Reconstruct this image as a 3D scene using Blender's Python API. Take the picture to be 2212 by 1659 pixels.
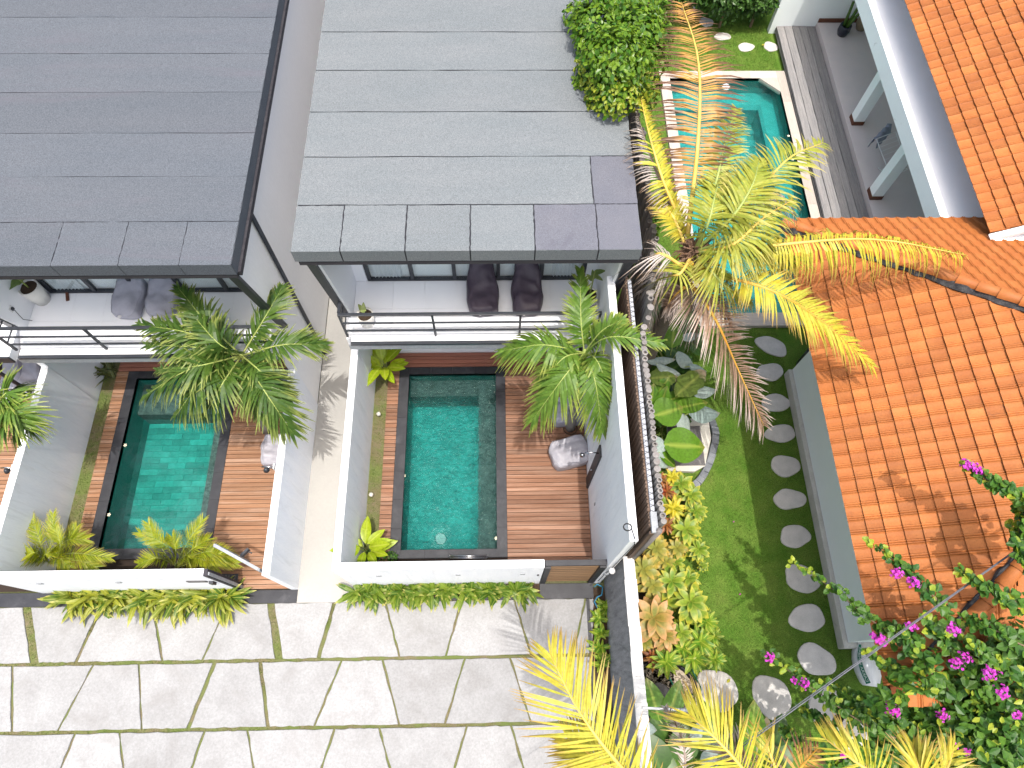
import bpy, math, random
import numpy as np
from mathutils import Vector, Matrix, Euler, noise as nz
random.seed(7); rng = np.random.default_rng(7)
R = random.uniform
for o in list(bpy.data.objects): bpy.data.objects.remove(o)
S = bpy.context.scene; C = S.collection

# ------------------------------------------------------------------ camera
FX, CX, CY, H = 1475., 1106., 829.5, 16.2
_n = np.array([1085-CX, -(1490-CY), -FX]); _n /= np.linalg.norm(_n)
_Z = -_n
_X = np.array([1, .006, -.027]); _X -= _X.dot(_Z)*_Z; _X /= np.linalg.norm(_X)
_Y = np.cross(_Z, _X)
def P(px, py, z=0.):                       # photograph ray met with the horizontal plane at height z
    d = np.array([px-CX, -(py-CY), -FX]); w = np.array([_X@d, _Y@d, _Z@d]); t = (z-H)/w[2]
    return Vector((w[0]*t, w[1]*t, z))
cam = bpy.data.objects.new('camera', bpy.data.cameras.new('camera')); C.objects.link(cam)
cam.data.sensor_width = 36; cam.data.lens = 36*FX/2212; cam.data.clip_end = 600
rot = Matrix((tuple(_X), tuple(_Y), tuple(_Z)))
cam.matrix_world = Matrix.Translation((0, 0, H)) @ rot.to_4x4()
S.camera = cam

# ------------------------------------------------------------------ light
sun_dir = Vector((.05, -.205, 1)).normalized()          # towards the sun
elev = math.asin(sun_dir.z); az = math.atan2(sun_dir.x, sun_dir.y)
W = bpy.data.worlds.new('World'); S.world = W; W.use_nodes = True
nt = W.node_tree; bg = nt.nodes['Background']
sky = nt.nodes.new('ShaderNodeTexSky'); sky.sky_type = 'NISHITA'; sky.sun_disc = False
sky.sun_elevation = elev; sky.sun_rotation = az; sky.air_density = 2.; sky.dust_density = 10.0; sky.ozone_density = 5.
nt.links.new(sky.outputs[0], bg.inputs[0]); bg.inputs[1].default_value = .15
sl = bpy.data.lights.new('sun', 'SUN'); sl.energy = 2.0; sl.angle = math.radians(.5); sl.color = (1, .955, .89)
so = bpy.data.objects.new('sun', sl); C.objects.link(so); so.location = (0, -10, 40)
so.rotation_euler = sun_dir.to_track_quat('Z', 'Y').to_euler()
S.view_settings.view_transform = 'Standard'; S.view_settings.look = 'None'
S.view_settings.exposure = .95; S.view_settings.gamma = 1
S.render.engine = 'CYCLES'
S.cycles.max_bounces = 10; S.cycles.diffuse_bounces = 7; S.cycles.transparent_max_bounces = 12

# ------------------------------------------------------------------ helpers
wl = {}
def link(o, parent=None):
    C.objects.link(o)
    if parent is not None: o.parent = parent
    return o
def tag(o, label=None, cat=None, group=None, kind=None):
    if label: o['label'] = label
    if cat: o['category'] = cat
    if group: o['group'] = group
    if kind: o['kind'] = kind
    return o
def thing(name, label, cat, loc=(0, 0, 0), group=None):
    o = bpy.data.objects.new(name, None); o.empty_display_size = .2; link(o)
    o.location = loc; wl[o] = Vector(loc); return tag(o, label, cat, group)
def W0(p): return wl.get(p, Vector((0, 0, 0))) if p is not None else Vector((0, 0, 0))
class MB:
    def __init__(s): s.v = []; s.f = []; s.c = []; s.mi = []
    def add(s, vs, fs, cols=None, mi=0):
        b = len(s.v); s.v += [tuple(v) for v in vs]; s.f += [tuple(i+b for i in f) for f in fs]; s.mi += [mi]*len(fs)
        s.c += list(cols) if cols is not None else [(0, 0, .5)]*len(vs); return s
    def box(s, x0, x1, y0, y1, z0, z1, mi=0):
        vs = [(x, y, z) for z in (z0, z1) for y in (y0, y1) for x in (x0, x1)]
        return s.add(vs, [(0, 2, 3, 1), (4, 5, 7, 6), (0, 1, 5, 4), (2, 6, 7, 3), (0, 4, 6, 2), (1, 3, 7, 5)], mi=mi)
    def obox(s, a, b, w, h, up=(0, 0, 1)):          # a bar of w x h from a to b
        a = Vector(a); b = Vector(b); t = (b-a).normalized(); sd = t.cross(Vector(up))
        if sd.length < 1e-4: sd = t.cross(Vector((0, 1, 0)))
        sd.normalize(); u = sd.cross(t)
        vs = [p+sd*(w/2*i)+u*(h/2*j) for p in (a, b) for i, j in ((-1, -1), (1, -1), (1, 1), (-1, 1))]
        return s.add(vs, [(3, 2, 1, 0), (4, 5, 6, 7), (0, 1, 5, 4), (1, 2, 6, 5), (2, 3, 7, 6), (3, 0, 4, 7)])
    def prism(s, poly, z0, z1, inset=0):
        n = len(poly); cx = sum(p[0] for p in poly)/n; cy = sum(p[1] for p in poly)/n
        lo = [(p[0], p[1], z0) for p in poly]
        mid = [(p[0], p[1], z1-inset*.7) for p in poly]
        def ins(p):
            d = math.hypot(p[0]-cx, p[1]-cy); k = 1-inset/max(d, 1e-6); return (cx+(p[0]-cx)*k, cy+(p[1]-cy)*k, z1)
        if inset:
            hi = [ins(p) for p in poly]
            fs = [(i, (i+1) % n, n+(i+1) % n, n+i) for i in range(n)]+[(n+i, n+(i+1) % n, 2*n+(i+1) % n, 2*n+i) for i in range(n)]
            return s.add(lo+mid+hi, fs+[tuple(range(2*n, 3*n))])
        hi = [(p[0], p[1], z1) for p in poly]
        return s.add(lo+hi, [(i, (i+1) % n, n+(i+1) % n, n+i) for i in range(n)]+[tuple(range(n, 2*n)), tuple(range(n-1, -1, -1))])
    def prism_x(s, poly, x0, x1):                    # poly in (y,z), extruded along x
        n = len(poly); vs = [(x0, p[0], p[1]) for p in poly]+[(x1, p[0], p[1]) for p in poly]
        return s.add(vs, [(i, (i+1) % n, n+(i+1) % n, n+i) for i in range(n)]+[tuple(range(n, 2*n)), tuple(range(n-1, -1, -1))])
    def tube(s, pts, r, n=6, cap=True):
        pts = [Vector(p) for p in pts]; k = len(pts); vs = []; rs = r if hasattr(r, '__len__') else [r]*k
        for i, p in enumerate(pts):
            t = (pts[min(i+1, k-1)]-pts[max(i-1, 0)]).normalized()
            a = t.cross(Vector((0, 0, 1)))
            if a.length < .05: a = t.cross(Vector((0, 1, 0)))
            a.normalize(); b = a.cross(t)
            vs += [p+(a*math.cos(q)+b*math.sin(q))*rs[i] for q in (2*math.pi*j/n for j in range(n))]
        fs = [(i*n+j, i*n+(j+1) % n, (i+1)*n+(j+1) % n, (i+1)*n+j) for i in range(k-1) for j in range(n)]
        if cap: fs += [tuple(range(n-1, -1, -1)), tuple(range((k-1)*n, k*n))]
        return s.add(vs, fs)
    def lathe(s, c, prof, n=16):
        vs = [(c[0]+r*math.cos(2*math.pi*j/n), c[1]+r*math.sin(2*math.pi*j/n), c[2]+z) for r, z in prof for j in range(n)]
        return s.add(vs, [(i*n+j, i*n+(j+1) % n, (i+1)*n+(j+1) % n, (i+1)*n+j) for i in range(len(prof)-1) for j in range(n)])
    def mesh(s, name, mat, off=Vector((0, 0, 0)), smooth=False, attr=False):
        me = bpy.data.meshes.new(name)
        a = np.array(s.v, dtype=float).reshape(-1, 3)-np.array(off)
        me.from_pydata(a.tolist(), [], s.f); me.update()
        for m in (mat if isinstance(mat, (list, tuple)) else [mat]): me.materials.append(m)
        if any(s.mi): me.polygons.foreach_set('material_index', s.mi)
        if smooth: me.polygons.foreach_set('use_smooth', [True]*len(me.polygons))
        if attr:
            ca = me.color_attributes.new('Col', 'FLOAT_COLOR', 'POINT')
            ca.data.foreach_set('color', np.array([(c[0], c[1], c[2], 1) for c in s.c], dtype=np.float32).ravel())
        return me
    def build(s, name, mat, parent=None, smooth=False, attr=False, bevel=0, sub=0):
        off = W0(parent)
        o = bpy.data.objects.new(name, s.mesh(name, mat, off, smooth, attr)); link(o, parent); wl[o] = off.copy() if parent else Vector((0, 0, 0))
        if bevel:
            m = o.modifiers.new('bevel', 'BEVEL'); m.width = bevel; m.segments = 2; m.limit_method = 'ANGLE'
        if sub:
            m = o.modifiers.new('sub', 'SUBSURF'); m.levels = sub; m.render_levels = sub
        return o
def inst(name, me, parent, loc, rotm=None, sc=1.):
    o = bpy.data.objects.new(name, me); link(o, parent)
    L = Vector(loc)-W0(parent)
    m = (rotm if rotm is not None else Matrix.Identity(3)).to_4x4()
    sv = sc if hasattr(sc, '__len__') else (sc, sc, sc)
    o.matrix_local = Matrix.Translation(L) @ m @ Matrix.Diagonal((*sv, 1)); return o
def struct(name, mb, mat, label=None, **k): return tag(mb.build(name, mat, **k), label, None, None, 'structure')
def sheet_holes(x0, x1, y0, y1, z, holes):
    xs = sorted({x0, x1, *[h[0] for h in holes], *[h[1] for h in holes]}); ys = sorted({y0, y1, *[h[2] for h in holes], *[h[3] for h in holes]})
    xs = [x for x in xs if x0 <= x <= x1]; ys = [y for y in ys if y0 <= y <= y1]; mb = MB()
    for a, b in zip(xs, xs[1:]):
        for c, d in zip(ys, ys[1:]):
            mx, my = (a+b)/2, (c+d)/2
            if not any(h[0] < mx < h[1] and h[2] < my < h[3] for h in holes):
                mb.add([(a, c, z), (b, c, z), (b, d, z), (a, d, z)], [(0, 1, 2, 3)])
    return mb
def spline(pts, n):
    pts = [Vector(p) for p in pts]; q = [pts[0]*2-pts[1]]+pts+[pts[-1]*2-pts[-2]]; out = []
    k = len(pts)-1
    for i in range(n+1):
        u = i/n*k; j = min(int(u), k-1); t = u-j; a, b, c, d = q[j:j+4]
        out.append(.5*((2*b)+(c-a)*t+(2*a-5*b+4*c-d)*t*t+(3*b-a-3*c+d)*t**3))
    return out

# ------------------------------------------------------------------ materials
def nd(nt, t, **k):
    n = nt.nodes.new(t)
    for a, b in k.items(): setattr(n, a, b)
    return n
def mixc(nt, fac, a, b, mode='MIX'):
    n = nd(nt, 'ShaderNodeMix', data_type='RGBA', blend_type=mode)
    for s, v in ((0, fac), (6, a), (7, b)):
        if hasattr(v, 'is_output'): nt.links.new(v, n.inputs[s])
        elif s == 0: n.inputs[0].default_value = v
        else: n.inputs[s].default_value = (*v[:3], 1)
    return n.outputs[2]
def ramp(nt, src, stops):
    n = nd(nt, 'ShaderNodeValToRGB'); e = n.color_ramp.elements
    while len(e) < len(stops): e.new(.5)
    for i, (p, c) in enumerate(stops): e[i].position = p; e[i].color = (*(c if hasattr(c, '__len__') else (c, c, c)), 1)
    nt.links.new(src, n.inputs[0]); return n.outputs[0]
def noise(nt, pos, scale, st=(1, 1, 1), det=4, rough=.55, dist=0):
    m = nd(nt, 'ShaderNodeMapping'); m.inputs['Scale'].default_value = st; nt.links.new(pos, m.inputs[0])
    n = nd(nt, 'ShaderNodeTexNoise'); n.inputs['Scale'].default_value = scale; n.inputs['Detail'].default_value = det
    n.inputs['Roughness'].default_value = rough; n.inputs['Distortion'].default_value = dist
    nt.links.new(m.outputs[0], n.inputs[0]); return n.outputs[0]
def base(name):
    m = bpy.data.materials.new(name); m.use_nodes = True; nt = m.node_tree
    return m, nt, nt.nodes['Principled BSDF'], nd(nt, 'ShaderNodeNewGeometry').outputs['Position']
KEEP = {'white_paint', 'soft_white_paint', 'white_porcelain', 'pale_house_paint', 'white_canopy_paint', 'grey_render', 'mauve_floor_tile', 'sheer_blind', 'white_curtain', 'light_grey_bag_cloth', 'weathered_grey_timber', 'grey_stepping_stone', 'weathered_cement', 'red_brown_deck_board', 'white_glazed_pot', 'teal_pool_stone', 'submerged_black_stone'}
def mat(name, c1, c2=None, scale=3., st=(1, 1, 1), rough=.75, spec=.3, grain=.12, gscale=60., gst=None, bump=.15, rnd=0., stain=None, sscale=1.2, slo=.55, shi=.75, metal=0, det=5):
    kk = 1. if name in KEEP else .86
    c1 = tuple(x*kk for x in c1); c2 = tuple(x*kk for x in c2) if c2 else None; stain = tuple(x*kk for x in stain) if stain else None
    m, nt, b, pos = base(name)
    f = noise(nt, pos, scale, st, det)
    col = mixc(nt, ramp(nt, f, [(.3, 0.), (.7, 1.)]), c1, c2 if c2 else tuple(x*.85 for x in c1))
    g = noise(nt, pos, gscale, gst or st, 3, .7)
    gr = ramp(nt, g, [(.25, 1-grain), (.75, 1+grain*.6)])
    col = mixc(nt, 1., col, gr, 'MULTIPLY')
    if stain:
        sf = noise(nt, pos, sscale, st, 8, .65, .6); col = mixc(nt, ramp(nt, sf, [(slo, 0.), (shi, .8)]), col, stain)
    if rnd:
        oi = nd(nt, 'ShaderNodeObjectInfo'); col = mixc(nt, 1., col, ramp(nt, oi.outputs['Random'], [(0, 1-rnd), (1, 1+rnd*.7)]), 'MULTIPLY')
    nt.links.new(col, b.inputs['Base Color']); b.inputs['Roughness'].default_value = rough
    b.inputs['Specular IOR Level'].default_value = spec; b.inputs['Metallic'].default_value = metal
    if bump:
        bn = nd(nt, 'ShaderNodeBump'); bn.inputs['Strength'].default_value = bump; bn.inputs['Distance'].default_value = .01
        nt.links.new(g, bn.inputs['Height']); nt.links.new(bn.outputs[0], b.inputs['Normal'])
    return m
def leafmat(name, c1, c2, tip=None, t0=.6, t1=1., edge=None, rib=None, trans=.3, rough=.45, along=0):
    q = lambda c: tuple(x*.86 for x in c) if c else c
    c1, c2, tip, edge, rib = q(c1), q(c2), q(tip), q(edge), q(rib)
    m, nt, b, pos = base(name)
    at = nd(nt, 'ShaderNodeAttribute', attribute_name='Col'); sep = nd(nt, 'ShaderNodeSeparateColor'); nt.links.new(at.outputs['Color'], sep.inputs[0])
    oi = nd(nt, 'ShaderNodeObjectInfo')
    ad = nd(nt, 'ShaderNodeMath', operation='ADD'); nt.links.new(sep.outputs[2], ad.inputs[0]); nt.links.new(oi.outputs['Random'], ad.inputs[1])
    fr = nd(nt, 'ShaderNodeMath', operation='FRACT'); nt.links.new(ad.outputs[0], fr.inputs[0])
    col = mixc(nt, fr.outputs[0], c1, c2)
    n = noise(nt, pos, 18, det=3); col = mixc(nt, 1., col, ramp(nt, n, [(.3, .8), (.7, 1.15)]), 'MULTIPLY')
    if edge: col = mixc(nt, ramp(nt, sep.outputs[1], [(.45, 0.), (1., 1.)]), col, edge)
    if rib: col = mixc(nt, ramp(nt, sep.outputs[1], [(0., 1.), (.22, 0.)]), col, rib)
    if tip:
        n2 = noise(nt, pos, 9, det=3)
        a2 = nd(nt, 'ShaderNodeMath', operation='MULTIPLY_ADD'); nt.links.new(n2, a2.inputs[0]); a2.inputs[1].default_value = .5
        a3 = nd(nt, 'ShaderNodeMath', operation='SUBTRACT'); nt.links.new(sep.outputs[along], a3.inputs[0]); a3.inputs[1].default_value = .25
        nt.links.new(a3.outputs[0], a2.inputs[2])
        col = mixc(nt, ramp(nt, a2.outputs[0], [(t0, 0.), (t1, 1.)]), col, tip)
    nt.links.new(col, b.inputs['Base Color']); b.inputs['Roughness'].default_value = rough; b.inputs['Specular IOR Level'].default_value = .35
    tr = nd(nt, 'ShaderNodeBsdfTranslucent'); nt.links.new(col, tr.inputs[0])
    mx = nd(nt, 'ShaderNodeMixShader'); mx.inputs[0].default_value = trans
    nt.links.new(b.outputs[0], mx.inputs[1]); nt.links.new(tr.outputs[0], mx.inputs[2])
    nt.links.new(mx.outputs[0], nt.nodes['Material Output'].inputs[0]); return m
def watermat(name, tint, wave, bump, refr, dist=.1):
    m, nt, b, pos = base(name); nt.nodes.remove(b)
    n1 = noise(nt, pos, wave, (1, 1.5, 1), 3, .55, 1.2)
    bn = nd(nt, 'ShaderNodeBump'); bn.inputs['Strength'].default_value = bump; bn.inputs['Distance'].default_value = dist; nt.links.new(n1, bn.inputs['Height'])
    tr = nd(nt, 'ShaderNodeBsdfTransparent'); tr.inputs[0].default_value = (*tint, 1)
    rf = nd(nt, 'ShaderNodeBsdfRefraction'); rf.inputs[0].default_value = (*tint, 1); rf.inputs['IOR'].default_value = 1.33; rf.inputs['Roughness'].default_value = .02
    nt.links.new(bn.outputs[0], rf.inputs['Normal'])
    mx = nd(nt, 'ShaderNodeMixShader'); mx.inputs[0].default_value = refr; nt.links.new(tr.outputs[0], mx.inputs[1]); nt.links.new(rf.outputs[0], mx.inputs[2])
    gl = nd(nt, 'ShaderNodeBsdfGlossy'); gl.inputs['Roughness'].default_value = .04; nt.links.new(bn.outputs[0], gl.inputs['Normal'])
    m2 = nd(nt, 'ShaderNodeMixShader'); nt.links.new(facing(nt, .03, .7, 4., bn.outputs[0]), m2.inputs[0]); nt.links.new(mx.outputs[0], m2.inputs[1]); nt.links.new(gl.outputs[0], m2.inputs[2])
    nt.links.new(m2.outputs[0], nt.nodes['Material Output'].inputs[0]); return m
def facing(nt, f0, f1, pw, nrm=None):          # same reflectance from either side of a thin sheet
    lw = nd(nt, 'ShaderNodeLayerWeight'); lw.inputs[0].default_value = .5
    if nrm: nt.links.new(nrm, lw.inputs['Normal'])
    p = nd(nt, 'ShaderNodeMath', operation='POWER'); nt.links.new(lw.outputs['Facing'], p.inputs[0]); p.inputs[1].default_value = pw
    a = nd(nt, 'ShaderNodeMath', operation='MULTIPLY_ADD'); nt.links.new(p.outputs[0], a.inputs[0]); a.inputs[1].default_value = f1; a.inputs[2].default_value = f0
    return a.outputs[0]
def glassmat(name, tint=(.95, .97, .97)):
    m, nt, b, pos = base(name); nt.nodes.remove(b)
    tr = nd(nt, 'ShaderNodeBsdfTransparent'); tr.inputs[0].default_value = (*tint, 1)
    gl = nd(nt, 'ShaderNodeBsdfGlossy'); gl.inputs['Roughness'].default_value = .02
    mx = nd(nt, 'ShaderNodeMixShader'); nt.links.new(facing(nt, .05, .55, 3.), mx.inputs[0]); nt.links.new(tr.outputs[0], mx.inputs[1]); nt.links.new(gl.outputs[0], mx.inputs[2])
    nt.links.new(mx.outputs[0], nt.nodes['Material Output'].inputs[0]); return m

M = {}
M['wall'] = mat('white_paint', (.83, .84, .86), (.76, .78, .82), 2., (2.5, 2.5, .3), .85, .2, .06, 25, bump=.06, stain=(.60, .61, .62), sscale=2.4, slo=.54, shi=.8)
M['walltop'] = M['wall']
M['outer'] = mat('grey_render', (.84, .835, .83), (.80, .80, .80), .8, (1, 1, .3), .85, .2, .04, 20, bump=.05)
M['facade'] = mat('soft_white_paint', (.83, .84, .87), (.79, .80, .84), 1., rough=.7, grain=.03, bump=.03)
M['floor'] = mat('white_porcelain', (.82, .83, .86), (.78, .79, .83), 1.5, rough=.4, spec=.4, grain=.02, bump=0, rnd=.03)
M['black'] = mat('black_steel', (.022, .026, .036), (.035, .04, .05), 6, rough=.45, spec=.5, grain=.2, bump=.05)
M['slate'] = mat('black_andesite', (.018, .019, .026), (.034, .036, .044), 5, rough=.55, spec=.4, grain=.25, gscale=90, stain=(.075, .075, .085), sscale=2.5, slo=.55, shi=.8, rnd=.15)
M['felt'] = mat('green_grey_roofing_felt', (.178, .198, .212), (.20, .215, .228), 1.2, (.5, 2, 1), .95, .1, .55, 75, (1, 1, 1), .35, rnd=.04)
M['felt2'] = mat('plum_grey_roofing_felt', (.135, .14, .168), (.15, .152, .178), 2.2, rough=.9, spec=.15, grain=.4, gscale=80, bump=.3, stain=(.09, .085, .11), slo=.6, shi=.8, rnd=.04)
M['felt3'] = mat('charcoal_roofing_felt', (.114, .128, .150), (.128, .139, .160), .9, (.35, 2.2, 1), .95, .1, .55, 75, (1, 1, 1), .35, stain=(.128, .122, .145), sscale=.7, slo=.55, shi=.8, rnd=.05)
M['bitumen'] = mat('bitumen', (.02, .02, .027), rough=.6)
M['fascia'] = mat('dark_timber_fascia', (.03, .028, .036), (.055, .052, .06), 3, (.3, 4, 4), .7, grain=.3)
M['deck'] = mat('oiled_deck_board', (.215, .098, .053), (.27, .135, .08), 2.2, (.45, 9, 9), .6, .3, .3, 14, (.5, 14, 14), .12, rnd=.26, stain=(.46, .31, .23), sscale=.9, slo=.46, shi=.85)
M['deckA'] = mat('dry_deck_board', (.27, .13, .068), (.32, .175, .10), 2.2, (.45, 9, 9), .65, .25, .28, 14, (.5, 14, 14), .12, rnd=.2, stain=(.50, .37, .29), sscale=.9, slo=.48, shi=.85)
M['deckend'] = mat('red_brown_deck_board', (.26, .10, .07), (.31, .13, .09), 2, (.45, 9, 9), .6, .3, .25, 14, (.5, 14, 14), .1, rnd=.15)
M['gap'] = mat('dark_deck_bearers', (.03, .018, .012))
M['slab'] = mat('pale_concrete_slab', (.355, .357, .362), (.298, .297, .30), 1.6, rough=.88, spec=.15, grain=.2, gscale=24, bump=.12, rnd=.11, stain=(.225, .215, .21), sscale=1.3, slo=.5, shi=.85)
M['passage'] = mat('cream_screed', (.415, .405, .382), (.385, .375, .357), 1., rough=.9, spec=.15, grain=.05, gscale=18, bump=.05, stain=(.44, .43, .41), slo=.55, shi=.9)
M['moss'] = mat('mossy_joint', (.15, .145, .06), (.20, .165, .11), 5, rough=1, spec=.05, grain=.5, gscale=70, bump=.6, stain=(.12, .165, .045), sscale=1.3, slo=.42, shi=.6)
M['soil'] = mat('dark_soil', (.045, .03, .02), (.075, .05, .032), 6, rough=1, grain=.5, gscale=60, bump=.6)
M['lawn'] = mat('lawn_turf', (.08, .18, .022), (.155, .24, .045), 2.3, rough=1, spec=.05, grain=.9, gscale=55, bump=.7, stain=(.13, .11, .045), sscale=1.4, slo=.6, shi=.9)
M['ground'] = mat('earth', (.10, .12, .045), (.15, .14, .08), .5, rough=1, grain=.4, gscale=20)
M['stone'] = mat('grey_stepping_stone', (.54, .515, .49), (.43, .41, .39), 5, rough=.9, grain=.2, gscale=60, rnd=.1)
M['paleconc'] = mat('pale_cement', (.62, .60, .55), (.52, .50, .45), 3, rough=.9, grain=.15, gscale=40, stain=(.22, .21, .18), sscale=3, slo=.6, shi=.8)
M['curb'] = mat('grey_lava_stone', (.15, .165, .19), (.22, .235, .26), 8, rough=.9, grain=.35, gscale=50, bump=.5, rnd=.2)
M['iron'] = mat('dusty_iron_plate', (.09, .085, .09), (.14, .135, .14), 7, rough=.8, grain=.4, gscale=70, stain=(.35, .34, .33), sscale=6, slo=.58, shi=.75)
M['darkwall'] = mat('weathered_cement', (.20, .20, .21), (.30, .30, .31), 2.2, (4, 4, .5), .95, .1, .3, 22, bump=.3, stain=(.05, .05, .055), sscale=1.4, slo=.52, shi=.75)
M['cap'] = mat('worn_white_coping', (.70, .69, .67), (.58, .57, .55), 4, rough=.9, grain=.12, stain=(.12, .12, .11), sscale=3.2, slo=.58, shi=.78)
M['tile'] = mat('terracotta_tile', (.37, .112, .026), (.45, .155, .04), 2.5, rough=.6, spec=.3, grain=.16, gscale=30, bump=.15, rnd=.22, stain=(.15, .07, .05), sscale=3.6, slo=.63, shi=.85)
M['tileunder'] = mat('roof_underlay', (.20, .06, .02), rough=.9)  # dark orange underlay filling the gaps between roof tiles
M['mortar'] = mat('black_mortar', (.035, .035, .04), (.11, .11, .115), 9, rough=1, grain=.5, gscale=40, bump=.8)
M['nwall'] = mat('pale_house_paint', (.87, .91, .92), (.84, .88, .89), 1, rough=.85, grain=.04, bump=.04)
M['canopy'] = mat('white_canopy_paint', (.88, .90, .93), (.85, .87, .90), 2, rough=.85, grain=.05, bump=.04, stain=(.12, .11, .10), sscale=1.7, slo=.68, shi=.85)
M['plank'] = mat('weathered_grey_timber', (.19, .185, .19), (.28, .265, .26), 2.2, (9, .45, 9), .85, .15, .4, 14, (16, .4, 16), .35, rnd=.16, stain=(.12, .11, .11), sscale=1., slo=.58, shi=.8)
M['npcope'] = mat('pale_grey_timber', (.55, .49, .43), (.46, .41, .37), 2.4, (9, .6, 9), .85, .15, .25, 12, (14, .6, 14), .25, rnd=.14)
M['npcopex'] = mat('pale_grey_timber_cross', (.55, .49, .43), (.46, .41, .37), 2.4, (.6, 9, 9), .85, .15, .25, 12, (.6, 14, 14), .25, rnd=.14)
M['vfloor'] = mat('mauve_floor_tile', (.54, .48, .47), (.50, .45, .45), 2, rough=.5, grain=.05, bump=.02)
M['brown'] = mat('brown_skirting', (.15, .055, .03), rough=.6)
M['ptile'] = mat('green_pool_stone', (.010, .18, .165), (.027, .29, .26), 4, rough=.6, grain=.25, gscale=25, bump=.1, rnd=.3, det=6)
M['ptileB'] = mat('teal_pool_stone', (.012, .195, .195), (.048, .38, .355), 4., rough=.6, grain=.6, gscale=14, bump=.1, rnd=.1, stain=(.18, .26, .05), sscale=.7, slo=.63, shi=.78)  # strong mottling painted in for caustic light rippling over the floor
M['ptileN'] = mat('blue_green_pool_stone', (.017, .25, .245), (.045, .37, .36), 4, rough=.6, grain=.25, gscale=25, bump=.1, rnd=.22)
M['pwall'] = mat('dark_green_pool_stone', (.015, .16, .14), (.025, .21, .18), 5, rough=.7, grain=.3, gscale=25)
M['pledge'] = mat('submerged_black_stone', (.045, .055, .055), (.13, .14, .135), 9, rough=.7, grain=.7, gscale=16, rnd=.1)
M['waterA'] = watermat('still_pool_water', (.72, .96, .93), 3., .12, .15)
M['waterB'] = watermat('rippled_pool_water', (.66, .95, .93), 6.5, 1., .45, .22)
M['waterN'] = watermat('neighbour_pool_water', (.72, .97, .95), 4., .25, .25)
M['glass'] = glassmat('door_glass')
M['sheer'] = mat('sheer_blind', (.80, .84, .86), (.76, .80, .82), 1., rough=.9, grain=.03)
M['curtain'] = mat('white_curtain', (.72, .76, .80), (.62, .66, .70), 8, (8, 8, .4), .8, grain=.1)
M['bagA'] = mat('light_grey_bag_cloth', (.34, .34, .40), (.28, .285, .34), 3, rough=.6, spec=.35, grain=.12, gscale=12, bump=.5)
M['bagB'] = mat('plum_black_bag_cloth', (.055, .04, .06), (.085, .065, .09), 3, rough=.5, spec=.4, grain=.12, gscale=10, bump=.6)
M['bagC'] = mat('silver_grey_bag_cloth', (.40, .39, .43), (.32, .31, .35), 3, rough=.5, spec=.4, grain=.12, gscale=9, bump=.6)
M['pot'] = mat('white_glazed_pot', (.72, .70, .66), rough=.35, spec=.5, grain=.03)
M['darkpot'] = mat('dark_blue_pot', (.02, .024, .04), rough=.4, spec=.5)
M['claypot'] = mat('straw_clay_pot', (.32, .26, .17), rough=.7)
M['chrome'] = mat('chrome', (.6, .6, .62), rough=.2, metal=1, grain=.02, bump=0)
M['galv'] = mat('galvanised_steel', (.36, .38, .41), (.27, .29, .32), 12, rough=.5, spec=.5, grain=.3)
M['white'] = mat('white_plastic', (.75, .75, .76), rough=.4, grain=.02, bump=0)
M['gatewood'] = mat('gate_timber', (.26, .15, .075), (.33, .20, .105), 3, (1, 6, 14), .7, grain=.3, gst=(1, 10, 20), rnd=.15)
M['bamboo'] = mat('grey_bamboo', (.25, .235, .225), (.17, .155, .15), 4, (8, 8, .5), .6, .3, .3, 25, (6, 6, .5), .15, rnd=.22, stain=(.17, .12, .095), sscale=1.6, slo=.55, shi=.8)
M['bambooin'] = mat('bamboo_cut_end', (.50, .46, .42), (.18, .15, .13), 14, rough=.8, rnd=.3)
M['bambrown'] = mat('brown_bamboo', (.13, .085, .06), (.19, .13, .10), 4, (8, 8, .5), .7, .2, .3, 25, (6, 6, .5), .2, rnd=.3)
M['batten'] = mat('white_tied_batten', (.46, .48, .53), (.36, .38, .43), 4, rough=.7, stain=(.35, .17, .10), sscale=1.2, slo=.62, shi=.75)
M['wire'] = mat('black_wire', (.02, .02, .022), rough=.5)
M['cable'] = mat('grey_cable', (.09, .095, .12), (.16, .165, .19), 10, rough=.5)
M['trunk'] = mat('ringed_palm_trunk', (.30, .28, .26), (.20, .18, .16), 6, (1, 1, 10), .9, grain=.3)
M['trunk2'] = mat('coconut_trunk', (.24, .20, .16), (.15, .12, .09), 5, (1, 1, 8), .9, grain=.3)
M['bark'] = mat('branch_bark', (.16, .11, .07), (.24, .17, .11), 12, rough=.9)
M['rachisY'] = mat('yellow_rachis', (.66, .42, .08), (.72, .52, .14), 2, rough=.5)
M['rachisO'] = mat('orange_rachis', (.62, .28, .03), (.60, .38, .08), 2, rough=.5)
M['rachisG'] = mat('green_rachis', (.28, .36, .09), (.36, .40, .12), 2, rough=.5)
M['rachisD'] = mat('dead_rachis', (.20, .13, .10), (.36, .30, .26), 3, rough=.8)
M['fibre'] = mat('brown_crown_fibre', (.13, .07, .045), (.24, .15, .10), 14, rough=1, grain=.5, bump=.8)
M['coconut'] = mat('yellow_coconut', (.66, .36, .035), (.60, .42, .06), 4, rough=.45)
M['gold'] = leafmat('yellow_palm_leaf', (.64, .52, .05), (.50, .50, .065), (.38, .24, .07), .55, .95, trans=.35)
M['goldbrown'] = leafmat('yellow_brown_palm_leaf', (.58, .33, .06), (.42, .21, .085), (.17, .085, .05), .28, .6, trans=.25)
M['lime'] = leafmat('yellow_green_palm_leaf', (.28, .34, .04), (.47, .46, .07), (.62, .52, .16), .55, 1., trans=.35)
M['dead'] = leafmat('dead_palm_leaf', (.36, .235, .16), (.22, .14, .10), (.55, .46, .41), .4, .8, trans=.15, rough=.8)
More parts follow.
